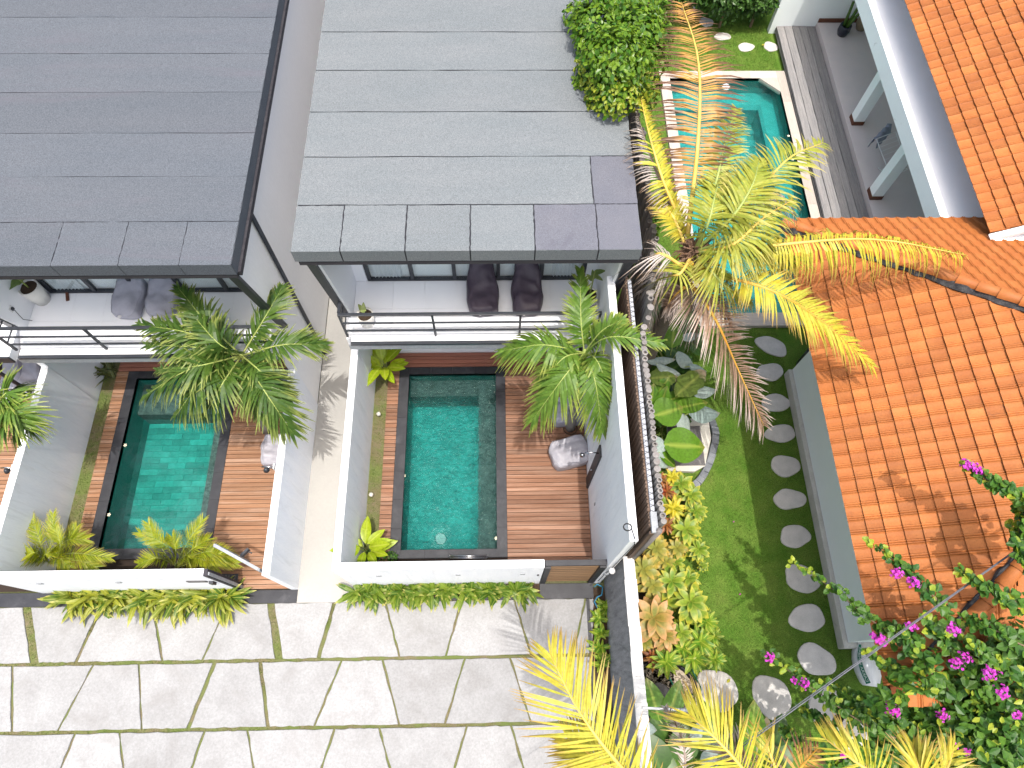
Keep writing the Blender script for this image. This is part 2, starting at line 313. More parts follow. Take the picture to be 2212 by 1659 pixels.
M['straw'] = leafmat('bleached_palm_leaf', (.56, .50, .47), (.40, .34, .30), (.30, .19, .11), .6, 1., trans=.15, rough=.8)
M['green'] = leafmat('green_palm_leaf', (.075, .165, .02), (.15, .255, .035), (.36, .40, .08), .55, 1., trans=.3)
M['greenA'] = leafmat('dark_green_palm_leaf', (.038, .095, .014), (.095, .17, .026), (.34, .38, .10), .55, .98, trans=.3)
M['areca'] = leafmat('areca_palm_leaf', (.20, .28, .012), (.38, .40, .02), (.46, .38, .05), .6, 1., trans=.35)
M['bush'] = leafmat('glossy_tree_leaf', (.035, .125, .006), (.17, .28, .016), trans=.25, rough=.35)
M['bushy'] = leafmat('yellowing_tree_leaf', (.36, .40, .03), (.24, .31, .03), trans=.3, rough=.4)
M['boug'] = leafmat('bougainvillea_leaf', (.03, .105, .016), (.11, .23, .025), trans=.3, rough=.45)
M['bougy'] = leafmat('young_bougainvillea_leaf', (.26, .37, .03), (.38, .44, .04), trans=.35, rough=.45)
M['flower'] = leafmat('magenta_bract', (.56, .03, .46), (.68, .09, .60), trans=.3, rough=.7)
M['hedge'] = leafmat('variegated_strap_leaf', (.06, .135, .010), (.34, .35, .03), (.50, .46, .12), .75, 1.1, rib=(.36, .38, .08), trans=.3)
M['hedgeB'] = leafmat('green_strap_leaf', (.05, .125, .010), (.20, .29, .028), (.48, .44, .12), .78, 1.1, rib=(.26, .30, .06), trans=.3)
M['rubber'] = leafmat('lime_paddle_leaf', (.30, .43, .012), (.40, .50, .02), None, rib=(.50, .58, .07), trans=.35, rough=.35)
M['big'] = leafmat('big_green_leaf', (.08, .205, .012), (.13, .26, .02), (.24, .25, .05), .8, 1.05, rib=(.30, .40, .06), trans=.3, rough=.4)
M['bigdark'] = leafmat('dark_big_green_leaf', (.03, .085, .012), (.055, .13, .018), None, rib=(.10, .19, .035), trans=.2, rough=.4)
M['bigtorn'] = leafmat('olive_brown_edged_leaf', (.11, .185, .02), (.15, .21, .03), (.52, .40, .26), .72, .9, edge=None, rib=(.28, .33, .06), trans=.3, rough=.45)
M['bigback'] = leafmat('silvery_leaf_underside', (.30, .39, .37), (.36, .43, .40), (.42, .40, .28), .85, 1.05, trans=.15, rough=.6)
M['tiS'] = leafmat('salmon_ti_leaf', (.36, .28, .055), (.24, .25, .06), (.62, .33, .15), .5, .95, edge=(.50, .33, .09), trans=.3)
M['tiO'] = leafmat('olive_orange_ti_leaf', (.22, .25, .05), (.36, .33, .06), (.60, .38, .07), .62, 1., edge=(.30, .31, .07), trans=.3)
M['tiL'] = leafmat('lime_ti_leaf', (.11, .225, .02), (.26, .36, .035), (.56, .50, .05), .66, 1.05, edge=(.33, .40, .06), trans=.3)
M['crY'] = leafmat('yellow_croton_leaf', (.62, .50, .03), (.40, .42, .03), (.50, .30, .03), .7, 1., rib=(.72, .64, .12), trans=.3)
M['crR'] = leafmat('red_croton_leaf', (.30, .05, .025), (.20, .12, .04), (.45, .22, .05), .6, 1., rib=(.55, .24, .04), trans=.3)
M['crG'] = leafmat('green_croton_leaf', (.11, .26, .02), (.25, .37, .03), (.42, .42, .05), .7, 1., rib=(.52, .56, .08), trans=.3)
M['aglo'] = leafmat('mottled_pot_plant_leaf', (.17, .26, .07), (.30, .36, .12), (.2, .25, .06), .7, 1., trans=.25)
M['snake'] = leafmat('snake_plant_leaf', (.05, .075, .02), (.10, .12, .035), (.25, .25, .08), .7, 1., edge=(.24, .25, .08), trans=.1)
M['browned'] = leafmat('dry_brown_leaf', (.22, .12, .06), (.30, .18, .09), trans=.1)
M['grass'] = leafmat('grass_blade', (.10, .195, .022), (.165, .235, .04), (.26, .25, .07), .7, 1., trans=.25, rough=.8)
M['gravel'] = mat('cream_pebbles', (.50, .43, .34), (.33, .28, .22), 25, rough=.9, rnd=.3)
M['liner'] = mat('black_liner', (.015, .016, .02), rough=.5)
M['hose'] = mat('green_hose', (.01, .15, .09), rough=.45)
M['hoseblue'] = mat('blue_hose', (.03, .22, .38), rough=.45)
M['sack'] = mat('white_woven_sack', (.85, .85, .86), (.72, .72, .74), 5, (6, 1, 1), .8, grain=.12)
M['band'] = mat('green_print', (.01, .14, .085), rough=.7, grain=.05)
M['print'] = mat('pale_print', (.55, .62, .58), rough=.7, grain=.02)
M['towel'] = mat('blue_grey_towel', (.34, .37, .45), (.27, .30, .38), 6, rough=.9)
M['petal'] = mat('cream_petal', (.75, .72, .55), rough=.7)
M['lampglow'] = mat('frosted_lamp', (.75, .72, .66), rough=.3)

# ------------------------------------------------------------------ leaves and fronds
def leaf_mesh(name, m, wid=.3, bend=.5, fold=.25, n=6, shape=(.18, .55), wave=0., torn=0.):
    mb = MB(); vs = []; cs = []
    for i in range(n+1):
        t = i/n; a = bend*t
        x = math.sin(a)/bend if bend > 1e-3 else t; z = -(1-math.cos(a))/bend if bend > 1e-3 else 0
        w = wid*.5*(math.sin(math.pi*min(1, (t*(1-shape[0])+shape[0]))**shape[1]) if t < 1 else 0)
        w = wid*.5*max(0.0, (math.sin(math.pi*t**shape[1]))**.75) if 0 < t < 1 else (wid*.06 if t == 0 else 0.002)
        for k, s in enumerate((-1, 0, 1)):
            ww = w*(1-(R(0, torn) if torn and s else 0))
            vs.append((x, ww*s, z+abs(s)*w*fold+wave*math.sin(t*9+k)*w)); cs.append((t, abs(s), 0))
    fs = [(i*3+j, i*3+j+3, i*3+j+4, i*3+j+1) for i in range(n) for j in (0, 1)]
    return mb.add(vs, fs, cs).mesh(name, m, smooth=True, attr=True)
def orient(d, roll=0., up=Vector((0, 0, 1))):
    d = Vector(d).normalized(); y = up.cross(d)
    if y.length < 1e-3: y = Vector((0, 1, 0))
    y.normalize(); z = d.cross(y)
    m = Matrix((d, y, z)).transposed()
    return m @ Matrix.Rotation(roll, 3, 'X')
def put_leaf(me, root, p, az, el, size, roll=0., name='leaf', wsc=1.):
    d = Vector((math.cos(az)*math.cos(el), math.sin(az)*math.cos(el), math.sin(el)))
    return inst(name, me, root, p, orient(d, roll), (size, size*wsc, size))
def frond(root, pts, lmat, rmat, L=.7, n=55, width=.045, spread=(1.25, .45), droop=.35, sides=(1, 1), r=.022, start=.12, name='frond', lift=.15, jit=.12, seg=3, prof=(.35, .65), gone=0.):
    N = 40; c = spline(pts, N); mb = MB(); up = Vector((0, 0, 1))
    for i in range(n):
        t = start+(1-start)*(i+R(0, .5))/n; t = min(t, .995)
        u = t*N; j = int(u); b = c[j].lerp(c[j+1], u-j); T = (c[min(j+1, N)]-c[max(j-1, 0)]).normalized()
        Sd = T.cross(up); Sd = Sd.normalized() if Sd.length > 1e-3 else Vector((1, 0, 0)); Nn = Sd.cross(T)
        q = (t-start)/(1-start); a = spread[0]+(spread[1]-spread[0])*q
        for k, sg in enumerate((-1, 1)):
            if R(0, 1) > sides[k] or R(0, 1) < gone: continue
            aa = a+R(-jit, jit); ll = L*(prof[0]+prof[1]*math.sin(math.pi*min(1, q*.82+.16)))*R(.85, 1.1)
            d = (T*math.cos(aa)+Sd*sg*math.sin(aa)+Nn*(lift+R(-.12, .12))).normalized()
            dr = droop*R(.7, 1.35); wv = (Nn.cross(d)).normalized(); wv = (wv+Nn*R(-.45, .45)).normalized()
            rb = R(0, 1); vs = []; cs = []
            for s in range(seg+1):
                f = s/seg; p = b+d*(ll*f)-up*(dr*ll*f*f); w = width*(.45, 1., .72, .1)[int(round(f*3))]*.5
                vs += [p-wv*w, p+wv*w]; cs += [(f, q, rb)]*2
            mb.add(vs, [(2*s, 2*s+1, 2*s+3, 2*s+2) for s in range(seg)], cs)
    f = mb.build(name, lmat, root, attr=True)
    st = spline(pts, 14)
    MB().tube(st, [r*(1-.85*i/14) for i in range(15)], 5).build('rachis', rmat, f, smooth=True)
    return f
def px(lst): return [P(*p) for p in lst]

def leaf_cloud(mb, centres, n, size, flat=.3, shell=.55, up=.5):
    """scatter folded leaves through ellipsoids (cx,cy,cz,rx,ry,rz)"""
    wts = [c[3]*c[4] for c in centres]; tot = sum(wts)
    for c, w in zip(centres, wts):
        for _ in range(int(n*w/tot)):
            v = Vector(rng.normal(size=3)).normalized(); rad = shell+(1-shell)*R(0, 1)**.6
            if v.z < -.35: v.z *= -.5
            p = Vector((c[0]+v.x*c[3]*rad, c[1]+v.y*c[4]*rad, c[2]+v.z*c[5]*rad))
            one_leaf(mb, p, (v+Vector((R(-.6, .6), R(-.6, .6), up+R(-.4, .4)))).normalized(), size*R(.65, 1.25))
def one_leaf(mb, p, nrm, s, asp=.6, d=None):
    a = d if d is not None else nrm.cross(Vector((R(-1, 1), R(-1, 1), R(-.3, .3))))
    if a.length < 1e-3: a = Vector((1, 0, 0))
    a = a.normalized(); b = nrm.cross(a).normalized(); w = s*asp*.5; k = R(0, 1)
    u = nrm*(w*.35)
    vs = [p, p+a*s*.38+b*w+u, p+a*s*.42-nrm*.0, p+a*s*.38-b*w+u, p+a*s*.78+b*w*.62+u*.4, p+a*s*.78-b*w*.62+u*.4, p+a*s]
    mb.add(vs, [(0, 2, 1), (0, 3, 2), (1, 2, 6, 4), (2, 3, 5, 6)], [(0, 0, k), (.4, 1, k), (.4, 0, k), (.4, 1, k), (.8, .6, k), (.8, .6, k), (1, 0, k)])

# ================================================================== SETTING
ZD = .12
PA = dict(o=(-9.55, -6.71, 2.88, 7.66), w=(-9.31, -6.95, 3.12, 7.46))
PB = dict(o=(-2.58, .15, 2.80, 7.70), w=(-2.33, -.09, 3.0, 7.50))
PN = dict(o=(5.30, 9.42, 8.85, 18.32), w=(5.62, 9.14, 9.25, 18.0))
holes = [PA['w'], PB['w'], PN['w']]
struct('ground', sheet_holes(-120, 120, -60, 200, -.05, holes), M['ground'], 'earth ground around the villas and gardens')
struct('lawn', sheet_holes(2.6, 11, -6, 30, 0., [PN['w']]), M['lawn'], 'mown green lawn beside the tiled house')

# driveway of trapezoid slabs in mossy joints
drive = struct('driveway', sheet_holes(-13, 1.98, -5, 1.9, -.012, []), M['moss'], 'paved driveway of pale trapezoid slabs with mossy joints')
def wob(a, b, n, j):
    a = Vector(a[:2]); b = Vector(b[:2]); d = (b-a); nn = Vector((-d.y, d.x)).normalized()
    return [tuple(a+d*(i/n)+nn*(R(-j, j) if i else 0)) for i in range(n)]
rows = [(1303, 1424, 1.865, .705, [(-160, -150), (60, 76), (221, 165), (330, 351), (491, 437), (585, 602), (722, 688), (832, 862), (997, 963), (1111, 1147), (1265, 1240), (1285, 1283)], {1: .19, 5: .17, 6: .09, 2: .08}),
        (1433, 1568, .635, -.63, [(-160, -200), (28, 28), (202, 127), (300, 307), (463, 407), (562, 579), (737, 679), (826, 862), (1004, 961), (1102, 1147), (1280, 1290)], {4: .09, 5: .08}),
        (1578, 1659, -.70, -1.42, [(-200, -260), (163, 129), (259, 268), (442, 412), (534, 549), (722, 694), (819, 841), (1008, 983), (1104, 1128), (1300, 1306)], {}),
        ]
for yt, yb, Yt, Yb, js, gw in rows:
    xs = [(P(a, yt, .02).x, P(b, yb, .02).x) for a, b in js]
    if yb == 1659:
        k = (-2.0-Yt)/(Yb-Yt); xs = [(a, a+(b-a)*k) for a, b in xs]; Yb = -2.0
    for i, ((a, b), (c, d)) in enumerate(zip(xs, xs[1:])):
        g0 = gw.get(i, .044)/2; g1 = gw.get(i+1, .044)/2
        q = [(a+g0, Yt), (c-g1, Yt), (d-g1, Yb), (b+g0, Yb)]
        poly = sum((wob(q[j], q[(j+1) % 4], 9, .012) for j in range(4)), [])[::-1]
        MB().prism(poly, -.03, .022+R(-.004, .004), .012).build('slab', M['slab'], drive)
for i in range(7):
    x0 = -12+i*2.05; MB().prism(wob((x0, -2.08), (x0+2.0, -2.08), 6, .01)+wob((x0+2.0, -3.3), (x0, -3.3), 6, .01), -.03, .02, .012).build('slab', M['slab'], drive)
def blades(name, rects, dens, h, label, m='grass', lean=.5, w=.006):
    vs = []; fs = []; cs = []
    for x0, x1, y0, y1, z in rects:
        for _ in range(int((x1-x0)*(y1-y0)*dens)):
            x = R(x0, x1); y = R(y0, y1); a = R(0, 6.28); hh = h*R(.5, 1.2); b = len(vs); k = R(0, 1)
            dx, dy = math.cos(a)*w, math.sin(a)*w; lx, ly = R(-lean, lean)*hh, R(-lean, lean)*hh
            vs += [(x-dx, y-dy, z), (x+dx, y+dy, z), (x+lx, y+ly, z+hh)]; fs.append((b, b+1, b+2)); cs += [(0, 0, k), (0, 0, k), (1, 0, k)]
    return tag(MB().add(vs, fs, cs).build(name, M[m], attr=True), label, None, None, 'stuff')
blades('lawn_grass', [(3.4, 7.55, -.6, 8.7, 0), (4.6, 9.3, 18.4, 22, 0), (3.9, 5.25, 9, 18, 0)], 1900, .04, 'short green grass of the neighbour lawn')
jr = []
for i, (xt, xb, yt, yb) in enumerate([(60, 76, 1305, 1424), (585, 602, 1305, 1424), (722, 700, 1303, 1360), (562, 579, 1433, 1500), (221, 190, 1310, 1370)]):
    for k in range(12):
        t = (k+.5)/12; p = P(xt+(xb-xt)*t, yt+(yb-yt)*t, 0); jr.append((p.x-.08, p.x+.08, p.y-.06, p.y+.06, -.01))
jr += [(-11, -3.9, .63, .71, -.01), (-10.5, 1.5, -.70, -.63, -.01)]
blades('joint_grass', jr, 1500, .035, 'grass tufts growing in the driveway joints')
struct('passage', MB().box(-4.63, -3.36, 1.87, 24, -.04, .025), M['passage'], 'cream concrete passage between the two villas')

# courtyard strips and decks
def boards(root, x0, x1, y0, y1, z, m, pitch=.104, gap=.012, along='x', th=.03, splits=()):
    n = max(1, round(((y1-y0) if along == 'x' else (x1-x0))/pitch)); p = ((y1-y0) if along == 'x' else (x1-x0))/n
    for i in range(n):
        cuts = [(x0, x1)] if along == 'x' else [(y0, y1)]
        if splits and i % len(splits) != 99:
            s = splits[i % len(splits)]
            if s: cuts = [(cuts[0][0], s-.003), (s+.003, cuts[0][1])]
        for c0, c1 in cuts:
            dz = R(-.002, .003)
            if along == 'x': b = MB().box(c0, c1, y0+i*p+gap/2, y0+(i+1)*p-gap/2, z-th, z+dz)
            else: b = MB().box(x0+i*p+gap/2, x0+(i+1)*p-gap/2, c0, c1, z-th, z+dz)
            b.build('board', m, root)
for nm, o, lx, rx, m, mb_, lab in (('B', PB['o'], -2.87, 2.12, M['deck'], None, 'dark red brown'), ('A', PA['o'], -9.85, -4.79, M['deckA'], None, 'honey brown')):
    y0 = 2.37 if nm == 'B' else 2.16
    base_ = sheet_holes(lx, rx, y0, 8.15, .07, [o]); dk = struct('deck', base_, M['gap'], lab+' timber deck around the pool')
    boards(dk, o[1]+.006, rx-.005, y0+.01, o[3], ZD, m, splits=(0, 0, 0, 0, 0) if nm == 'B' else ())
    boards(dk, lx+.005, o[0]-.006, y0+.01, o[3], ZD, m)
    boards(dk, lx+.02, rx-.01, o[3]+.005, o[3]+.42, ZD, M['deckend'], .105)
dkC = struct('deck', sheet_holes(-16, -10.37, 2.2, 8.15, .07, []), M['gap'], 'honey brown timber deck at the left edge behind the white wall')
boards(dkC, -13., -10.38, 2.4, 7.6, ZD, M['deckA'])
for x0, x1, lab in ((-3.2, -2.87, 'grass strip along the white wall by the rippled pool'), (-10.2, -9.85, 'grass strip along the grey wall by the still pool')):
    struct('grass_strip', MB().add([(x0, 2.3, .045), (x1, 2.3, .045), (x1, 8.1, .045), (x0, 8.1, .045)], [(0, 1, 2, 3)]), M['moss'], lab)
    blades('strip_grass', [(x0+.02, x1-.01, 2.5, 7.6, .045)], 900, .045, 'short '+lab.replace('grass strip', 'grass'))
struct('threshold', MB().box(.88, 2.1, 1.87, 2.2, -.03, .06), M['slate'], 'dark stone threshold at the closed timber gate')
tA = struct('threshold', MB().box(-5.94, -4.63, 1.87, 2.155, -.03, .05), M['slate'], 'dark stone threshold at the open gateway')
struct('threshold', MB().box(-13, -9.75, 1.87, 2.17, -.03, .05), M['slate'], 'dark stone threshold at the left edge')
struct('planting_bed', MB().box(-3.36, .87, 1.93, 2.2, -.03, .09), M['soil'], 'soil bed under the plants at the right front wall')
struct('planting_bed', MB().box(-9.7, -5.97, 1.95, 2.17, -.03, .09), M['soil'], 'soil bed under the plants at the left front wall')
struct('planting_bed', MB().box(2.6, 3.75, -1.2, 8.4, -.03, .03), M['soil'], 'soil bed under the garden plants along the bamboo fence')
struct('planting_bed', MB().box(2.0, 2.36, -3, 2.1, -.03, .02), M['soil'], 'soil strip between the driveway and the cement wall')
for x0, x1, lab in ((-3.36, .87, 'black stone kerb in front of the plants, right of the cream passage'), (-9.7, -5.97, 'black stone kerb in front of the plants, left of the open gateway')):
    k = struct('kerb', MB().box(x0, x1, 1.872, 1.93, -.03, .05), M['slate'], lab)
k = struct('kerb', MB().box(1.93, 2.0, -3, 1.86, -.03, .06), M['slate'], 'black stone kerb along the right side of the driveway')

# ================================================================== POOLS
def pool(cfg, label, floorz, ledge, ftile, wmat, wlabel, cope, tw=.37, th=.125, cw=None):
    o, w = cfg['o'], cfg['w']; root = thing('swimming_pool', label, 'swimming pool', ((o[0]+o[1])/2, (o[2]+o[3])/2, 0))
    def strip(x0, x1, y0, y1, n, ax):
        for i in range(n):
            if ax == 'x': b = MB().box(x0+(x1-x0)*i/n+.002, x0+(x1-x0)*(i+1)/n-.002, y0, y1, .0, ZD+.004)
            else: b = MB().box(x0, x1, y0+(y1-y0)*i/n+.002, y0+(y1-y0)*(i+1)/n-.002, .0, ZD+.004)
            b.build('coping_slab', cope[0 if ax == 'y' else 1], root)
    strip(o[0], w[0], o[2], o[3], 7, 'y'); strip(w[1], o[1], o[2], o[3], 7, 'y')
    strip(w[0], w[1], o[2], w[2], 4, 'x'); strip(w[0], w[1], w[3], o[3], 4, 'x')
    bz = floorz-.03; x0, x1, y0, y1 = w
    b = MB()
    for q in ([(x0, y0), (x0, y1)], [(x0, y1), (x1, y1)], [(x1, y1), (x1, y0)], [(x1, y0), (x0, y0)]):
        b.add([(*q[0], bz), (*q[1], bz), (*q[1], .11), (*q[0], .11)], [(0, 1, 2, 3)])
    b.add([(x0, y0, bz), (x1, y0, bz), (x1, y1, bz), (x0, y1, bz)], [(0, 1, 2, 3)])
    b.build('basin', M['pwall'], root)
    lx, ly, lz = ledge
    if lx: MB().box(x1-lx, x1-.002, y0+.002, y1-.002, bz, lz).build('ledge', cw or M['pledge'], root)
    if ly: MB().box(x0+.002, x1-lx-.002, y1-ly, y1-.002, bz, lz).build('ledge', cw or M['pledge'], root)
    fx1, fy1 = x1-lx, y1-ly
    me = MB().box(-tw/2+.003, tw/2-.003, -th/2+.003, th/2-.003, -.02, 0).mesh('pool_tile', ftile)
    r = 0; y = y0+th/2
    while y < fy1-.02:
        x = x0+(tw/2 if r % 2 else 0)+.0
        while x < fx1:
            a, bb = max(x-tw/2, x0), min(x+tw/2, fx1)
            if bb-a > .05: inst('pool_tile', me, root, ((a+bb)/2, y, floorz+R(0, .004)), None, ((bb-a)/tw, 1, 1))
            x += tw
        r += 1; y += th
    return root
cpl = (M['slate'], M['slate'])
pA = pool(PA, 'still clear green swimming pool with black coping beside the open gateway', -.95, (.32, .85, -.28), M['ptile'], None, None, cpl, .46, .16)
pB = pool(PB, 'rippling teal swimming pool with black coping beside the closed gate', -.95, (.45, .46, -.28), M['ptileB'], None, None, cpl, .5, .2)
pN = pool(PN, 'large blue green swimming pool with pale timber edge in the neighbour garden', -1.1, (.55, .75, -.5), M['ptileN'], None, None, (M['npcope'], M['npcopex']), .6, .26, M['ptileN'])
MB().prism([(9.14, 17.4), (9.14, 18.0), (8.55, 18.0)], -.02, ZD+.002).build('corner_coping', M['npcope'], pN)
def water(cfg, z, m, label, wave, n=2):
    x0, x1, y0, y1 = cfg['w']; mb = MB(); nx, ny = 60, 110
    vs = []
    for j in range(ny+1):
        for i in range(nx+1):
            x = x0+(x1-x0)*i/nx; y = y0+(y1-y0)*j/ny
            vs.append((x, y, z+wave*(math.sin(x*9+2*math.sin(y*3.1))*.5+math.sin(y*13+x*4+1.5*math.sin(x*5))*.35+math.sin((x+y)*23)*.2)))
    mb.add(vs, [(j*(nx+1)+i, j*(nx+1)+i+1, (j+1)*(nx+1)+i+1, (j+1)*(nx+1)+i) for j in range(ny) for i in range(nx)])
    return struct('pool_water', mb, m, label, smooth=True)
water(PA, .05, M['waterA'], 'still water of the green pool on the left', .001)
water(PB, .05, M['waterB'], 'rippling water of the teal pool in the middle', .012)
water(PN, .04, M['waterN'], 'calm water of the neighbour pool', .003)
# pool fittings
t = thing('pool_light', 'round white light on the floor of the rippling pool', 'light', P(952, 1164, -.9))
MB().lathe(P(952, 1164, -.9), [(.13, -.04), (.13, .02), (.11, .04), (.0, .045)], 20).build('lens', M['white'], t, smooth=True)
MB().lathe(P(952, 1164, -.9), [(.145, -.04), (.145, .01), (.131, .012)], 20).build('ring', M['chrome'], t, smooth=True)
t = thing('pool_float', 'round white chlorine float in the top corner of the neighbour pool', 'pool float', P(1568, 188, .05))
MB().lathe(P(1568, 188, .05), [(.0, -.05), (.11, -.04), (.13, .0), (.12, .03), (.06, .05)], 18).build('body', M['white'], t, smooth=True)
MB().lathe(P(1568, 188, .05), [(.058, .045), (.055, .09), (.0, .1)], 14).build('cap', M['canopy'], t, smooth=True)
t = thing('pool_ladder', 'chrome pool ladder lying behind the right front wall', 'ladder', P(1053, 1205, .3))
for d in (0, 12): MB().tube([P(972, 1201+d*.35, .45), P(1052, 1201+d*.35, .45)], .017, 8).build('rail', M['chrome'], t, smooth=True)
for x in (972, 1052): MB().tube([P(x, 1199, .45), P(x, 1208, .2), P(x, 1210, .13)], .02, 8).build('leg', M['chrome'], t, smooth=True)
for i, (a, b, z, lab) in enumerate([(236, 1112, .06, 'white blossom on the lower left corner of the still pool'), (271, 962, .06, 'white blossom on the left side of the still pool'), (873, 1028, .06, 'white blossom by the left edge of the rippling pool'), (1072, 1163, .06, 'white blossom by the right edge of the rippling pool'), (1703, 294, .05, 'white blossom by the right edge of the neighbour pool'), (1712, 345, .05, 'lower white blossom by the right edge of the neighbour pool')]):
    p = P(a, b, z); mb = MB()
    for k in range(5): one_leaf(mb, p+Vector((0, 0, .006)), Vector((0, 0, 1)), .05, .7, Vector((math.cos(k*1.257+i), math.sin(k*1.257+i), .12)))
    tag(mb.build('blossom', M['petal'], attr=True), lab, 'blossom', 'blossoms floating on the pools')

# ================================================================== VILLAS
def sheet(root, x0, x1, y0, y1, z, m, j=.008, th=.014):
    poly = sum((wob(a, b, 14, j) for a, b in (((x0, y0), (x1, y0)), ((x1, y0), (x1, y1)), ((x1, y1), (x0, y1)), ((x0, y1), (x0, y0)))), [])
    MB().prism(poly, z-th, z).build('roofing_sheet', m, root)
def villa(dx, dy, label, felt, patch, gap, vs, ys, zr, ext=0):
    v = thing('villa', label, 'villa', (dx-.5, 9+dy, 0))
    X = lambda x: x+dx
    Yv = lambda y: y+dy
    rx0, rx1, ry0 = X(-3.55), X(2.50), Yv(6.90)
    roof = MB().box(rx0+.02, rx1-.02, ry0+.015, Yv(24), zr-.33, zr-.012).build('roof', M['bitumen'], v)
    ed = [Yv(y) for y in ys]
    for i, (a, b) in enumerate(zip(ed, ed[1:])):
        if i == 0:
            xs = [rx0]+[X(q) for q in vs]+[rx1]
            for k, (c, d) in enumerate(zip(xs, xs[1:])):
                mm = patch if patch and k >= len(xs)-3 else felt
                sheet(roof, c+(gap if k else 0)/2, d-gap/2, a, b-gap/2, zr+R(-.003, .003), mm)
                MB().box(c+(gap/2 if k else 0), d-gap/2, ry0-.004, ry0+.013, zr-.30, zr-.004).build('roofing_sheet', felt, roof)
        elif i == 1 and patch:
            sheet(roof, rx0, X(1.72)-gap/2, a+gap/2, b-gap/2, zr, felt); sheet(roof, X(1.72)+gap*.3, rx1, a+gap*.3, b-gap/2, zr+.002, patch)
        else: sheet(roof, rx0, rx1, a+gap/2, b-gap/2, zr+R(-.002, .002), felt)
    MB().box(rx0-.0, rx0+.018, ry0+.02, Yv(24), zr-.3, zr-.016).build('roof_edge', felt, roof)
    MB().box(rx1-.018, rx1+.0, ry0+.02, Yv(24), zr-.3, zr-.016).build('roof_edge', felt, roof)
    MB().box(rx0+.05, rx1-.02, ry0+.005, ry0+.06, zr-.42, zr-.33).build('fascia_board', M['fascia'], roof)
    MB().box(rx1-.06, rx1+.045, ry0+.062, Yv(24), zr-.42, zr-.302).build('fascia_board', M['fascia'], roof)
    zt = zr-.335; zf = 3.05; yd = Yv(8.46)
    # storey walls
    for nm, q in (('lintel_wall', (-3.198, 2.218, 8.47, 8.62, zf+2.402, zt)), ('wall', (-3.198, -2.95, 8.46, 8.62, zf, zf+2.4)), ('wall', (1.955, 2.218, 8.46, 8.62, zf, zf+2.4)), ('inner_wall', (-3.198, 2.218, 11.5, 11.6, zf, zt)), ('room_floor', (-3.198, 2.218, 8.63, 11.5, zf-.25, zf-.004)), ('inner_wall', (-3.198, 2.218, 14.8, 14.9, 0, zt))):
        MB().box(X(q[0]), X(q[1]), Yv(q[2]), Yv(q[3]), q[4], q[5]).build(nm, M['facade'], v)
    for k, (a, b) in enumerate(((-3.36, -3.2), (2.22, 2.37))):
        MB().prism_x([(Yv(7.0 if k else 7.12), 0), (Yv(24), 0), (Yv(24), zt), (Yv(6.99), zt), (Yv(7.55), zf+.0), (Yv(7.0 if k else 7.12), zf-.25)], X(a), X(b)).build('side_wall', M['outer'] if k else M['facade'], v)
        xa = X(a)-.05 if not k else X(b)-.10
        MB().obox((xa+.08, Yv(6.97), zt-.02), (xa+.08, Yv(7.56), zf+.02), .16, .07, (0, 1, .3)).build('sloping_trim', M['black'], v)
    # balcony
    bf = MB().box(X(-3.198), X(2.218), Yv(6.90), Yv(8.62), zf-.22, zf-.022).build('balcony_floor', M['facade'], v)
    cols = [-3.198, -2.35, -1.65, -.95, -.25, .45, 1.15, 1.85, 2.218]
    for c, d in zip(cols, cols[1:]):
        for e, f in ((6.93, 7.74), (7.744, 8.455)):
            MB().box(X(c)+.002, X(d)-.002, Yv(e), Yv(f), zf-.02, zf+R(0, .001)).build('floor_tile', M['floor'], bf)
    MB().box(X(-3.25), X(2.218), Yv(6.86), Yv(6.898), zf-.24, zf-.05).build('edge_trim', M['galv'], bf); MB().box(X(-3.2), X(2.218), Yv(6.85), Yv(6.925), zf-.048, zf+.006).build('edge_trim', M['black'], bf)
    rl = MB().box(X(-3.30), X(2.20), Yv(7.02), Yv(7.09), zf+.92, zf+.955).build('railing', M['black'], v, bevel=.006)
    lx = X(-3.28)
    for z in (.30, .62): MB().box(X(-3.26), X(2.20), Yv(6.985)+.03, Yv(7.02)+.03, zf+z-.015, zf+z+.015).build('rail', M['black'], rl)
    for x in (-3.275, -1.37, .45, 2.10):
        MB().box(X(x)-.022, X(x)+.022, Yv(7.03), Yv(7.075), zf-.0, zf+.92).build('post', M['black'], rl)
    MB().box(lx-.03, lx+.03, Yv(7.10), Yv(7.5), zf+.92, zf+.95).build('rail', M['black'], rl)
    for z in (.30, .62): MB().box(lx-.012, lx+.012, Yv(7.09), Yv(7.5), zf+z-.012, zf+z+.012).build('rail', M['black'], rl)
    # sliding doors upstairs
    dr = MB().box(X(-2.93), X(1.95), yd+.0, yd+.09, zf+.001, zf+.05).build('sliding_door', M['black'], v)
    MB().box(X(-2.93), X(1.95), yd, yd+.09, zf+2.32, zf+2.399).build('head', M['black'], dr)
    st = [-2.90, -1.93, -.98, .0, .97, 1.91]
    for x in st: MB().box(X(x)-.04, X(x)+.04, yd+.006, yd+.085, zf+.052, zf+2.318).build('stile', M['black'], dr)
    for a, b in zip(st, st[1:]): MB().box(X(a)+.042, X(b)-.042, yd+.04, yd+.046, zf+.052, zf+2.318).build('pane', M['glass'], dr)
    MB().box(X(-2.9), X(1.9), yd+.12, yd+.13, zf+.02, zf+2.38).build('sheer_blind', M['sheer'], v)
    for c0, c1 in ((-2.82, -2.15), (1.2, 1.84)):
        vs_ = []; n = 40
        for i in range(n+1):
            x = X(c0+(c1-c0)*i/n); y = yd+.085+.022*math.sin(i*1.35)+.015*math.sin(i*3.7)
            vs_ += [(x, y, zf+.03), (x, y, zf+2.3)]
        MB().add(vs_, [(2*i, 2*i+2, 2*i+3, 2*i+1) for i in range(n)]).build('curtain', M['curtain'], v, smooth=True)
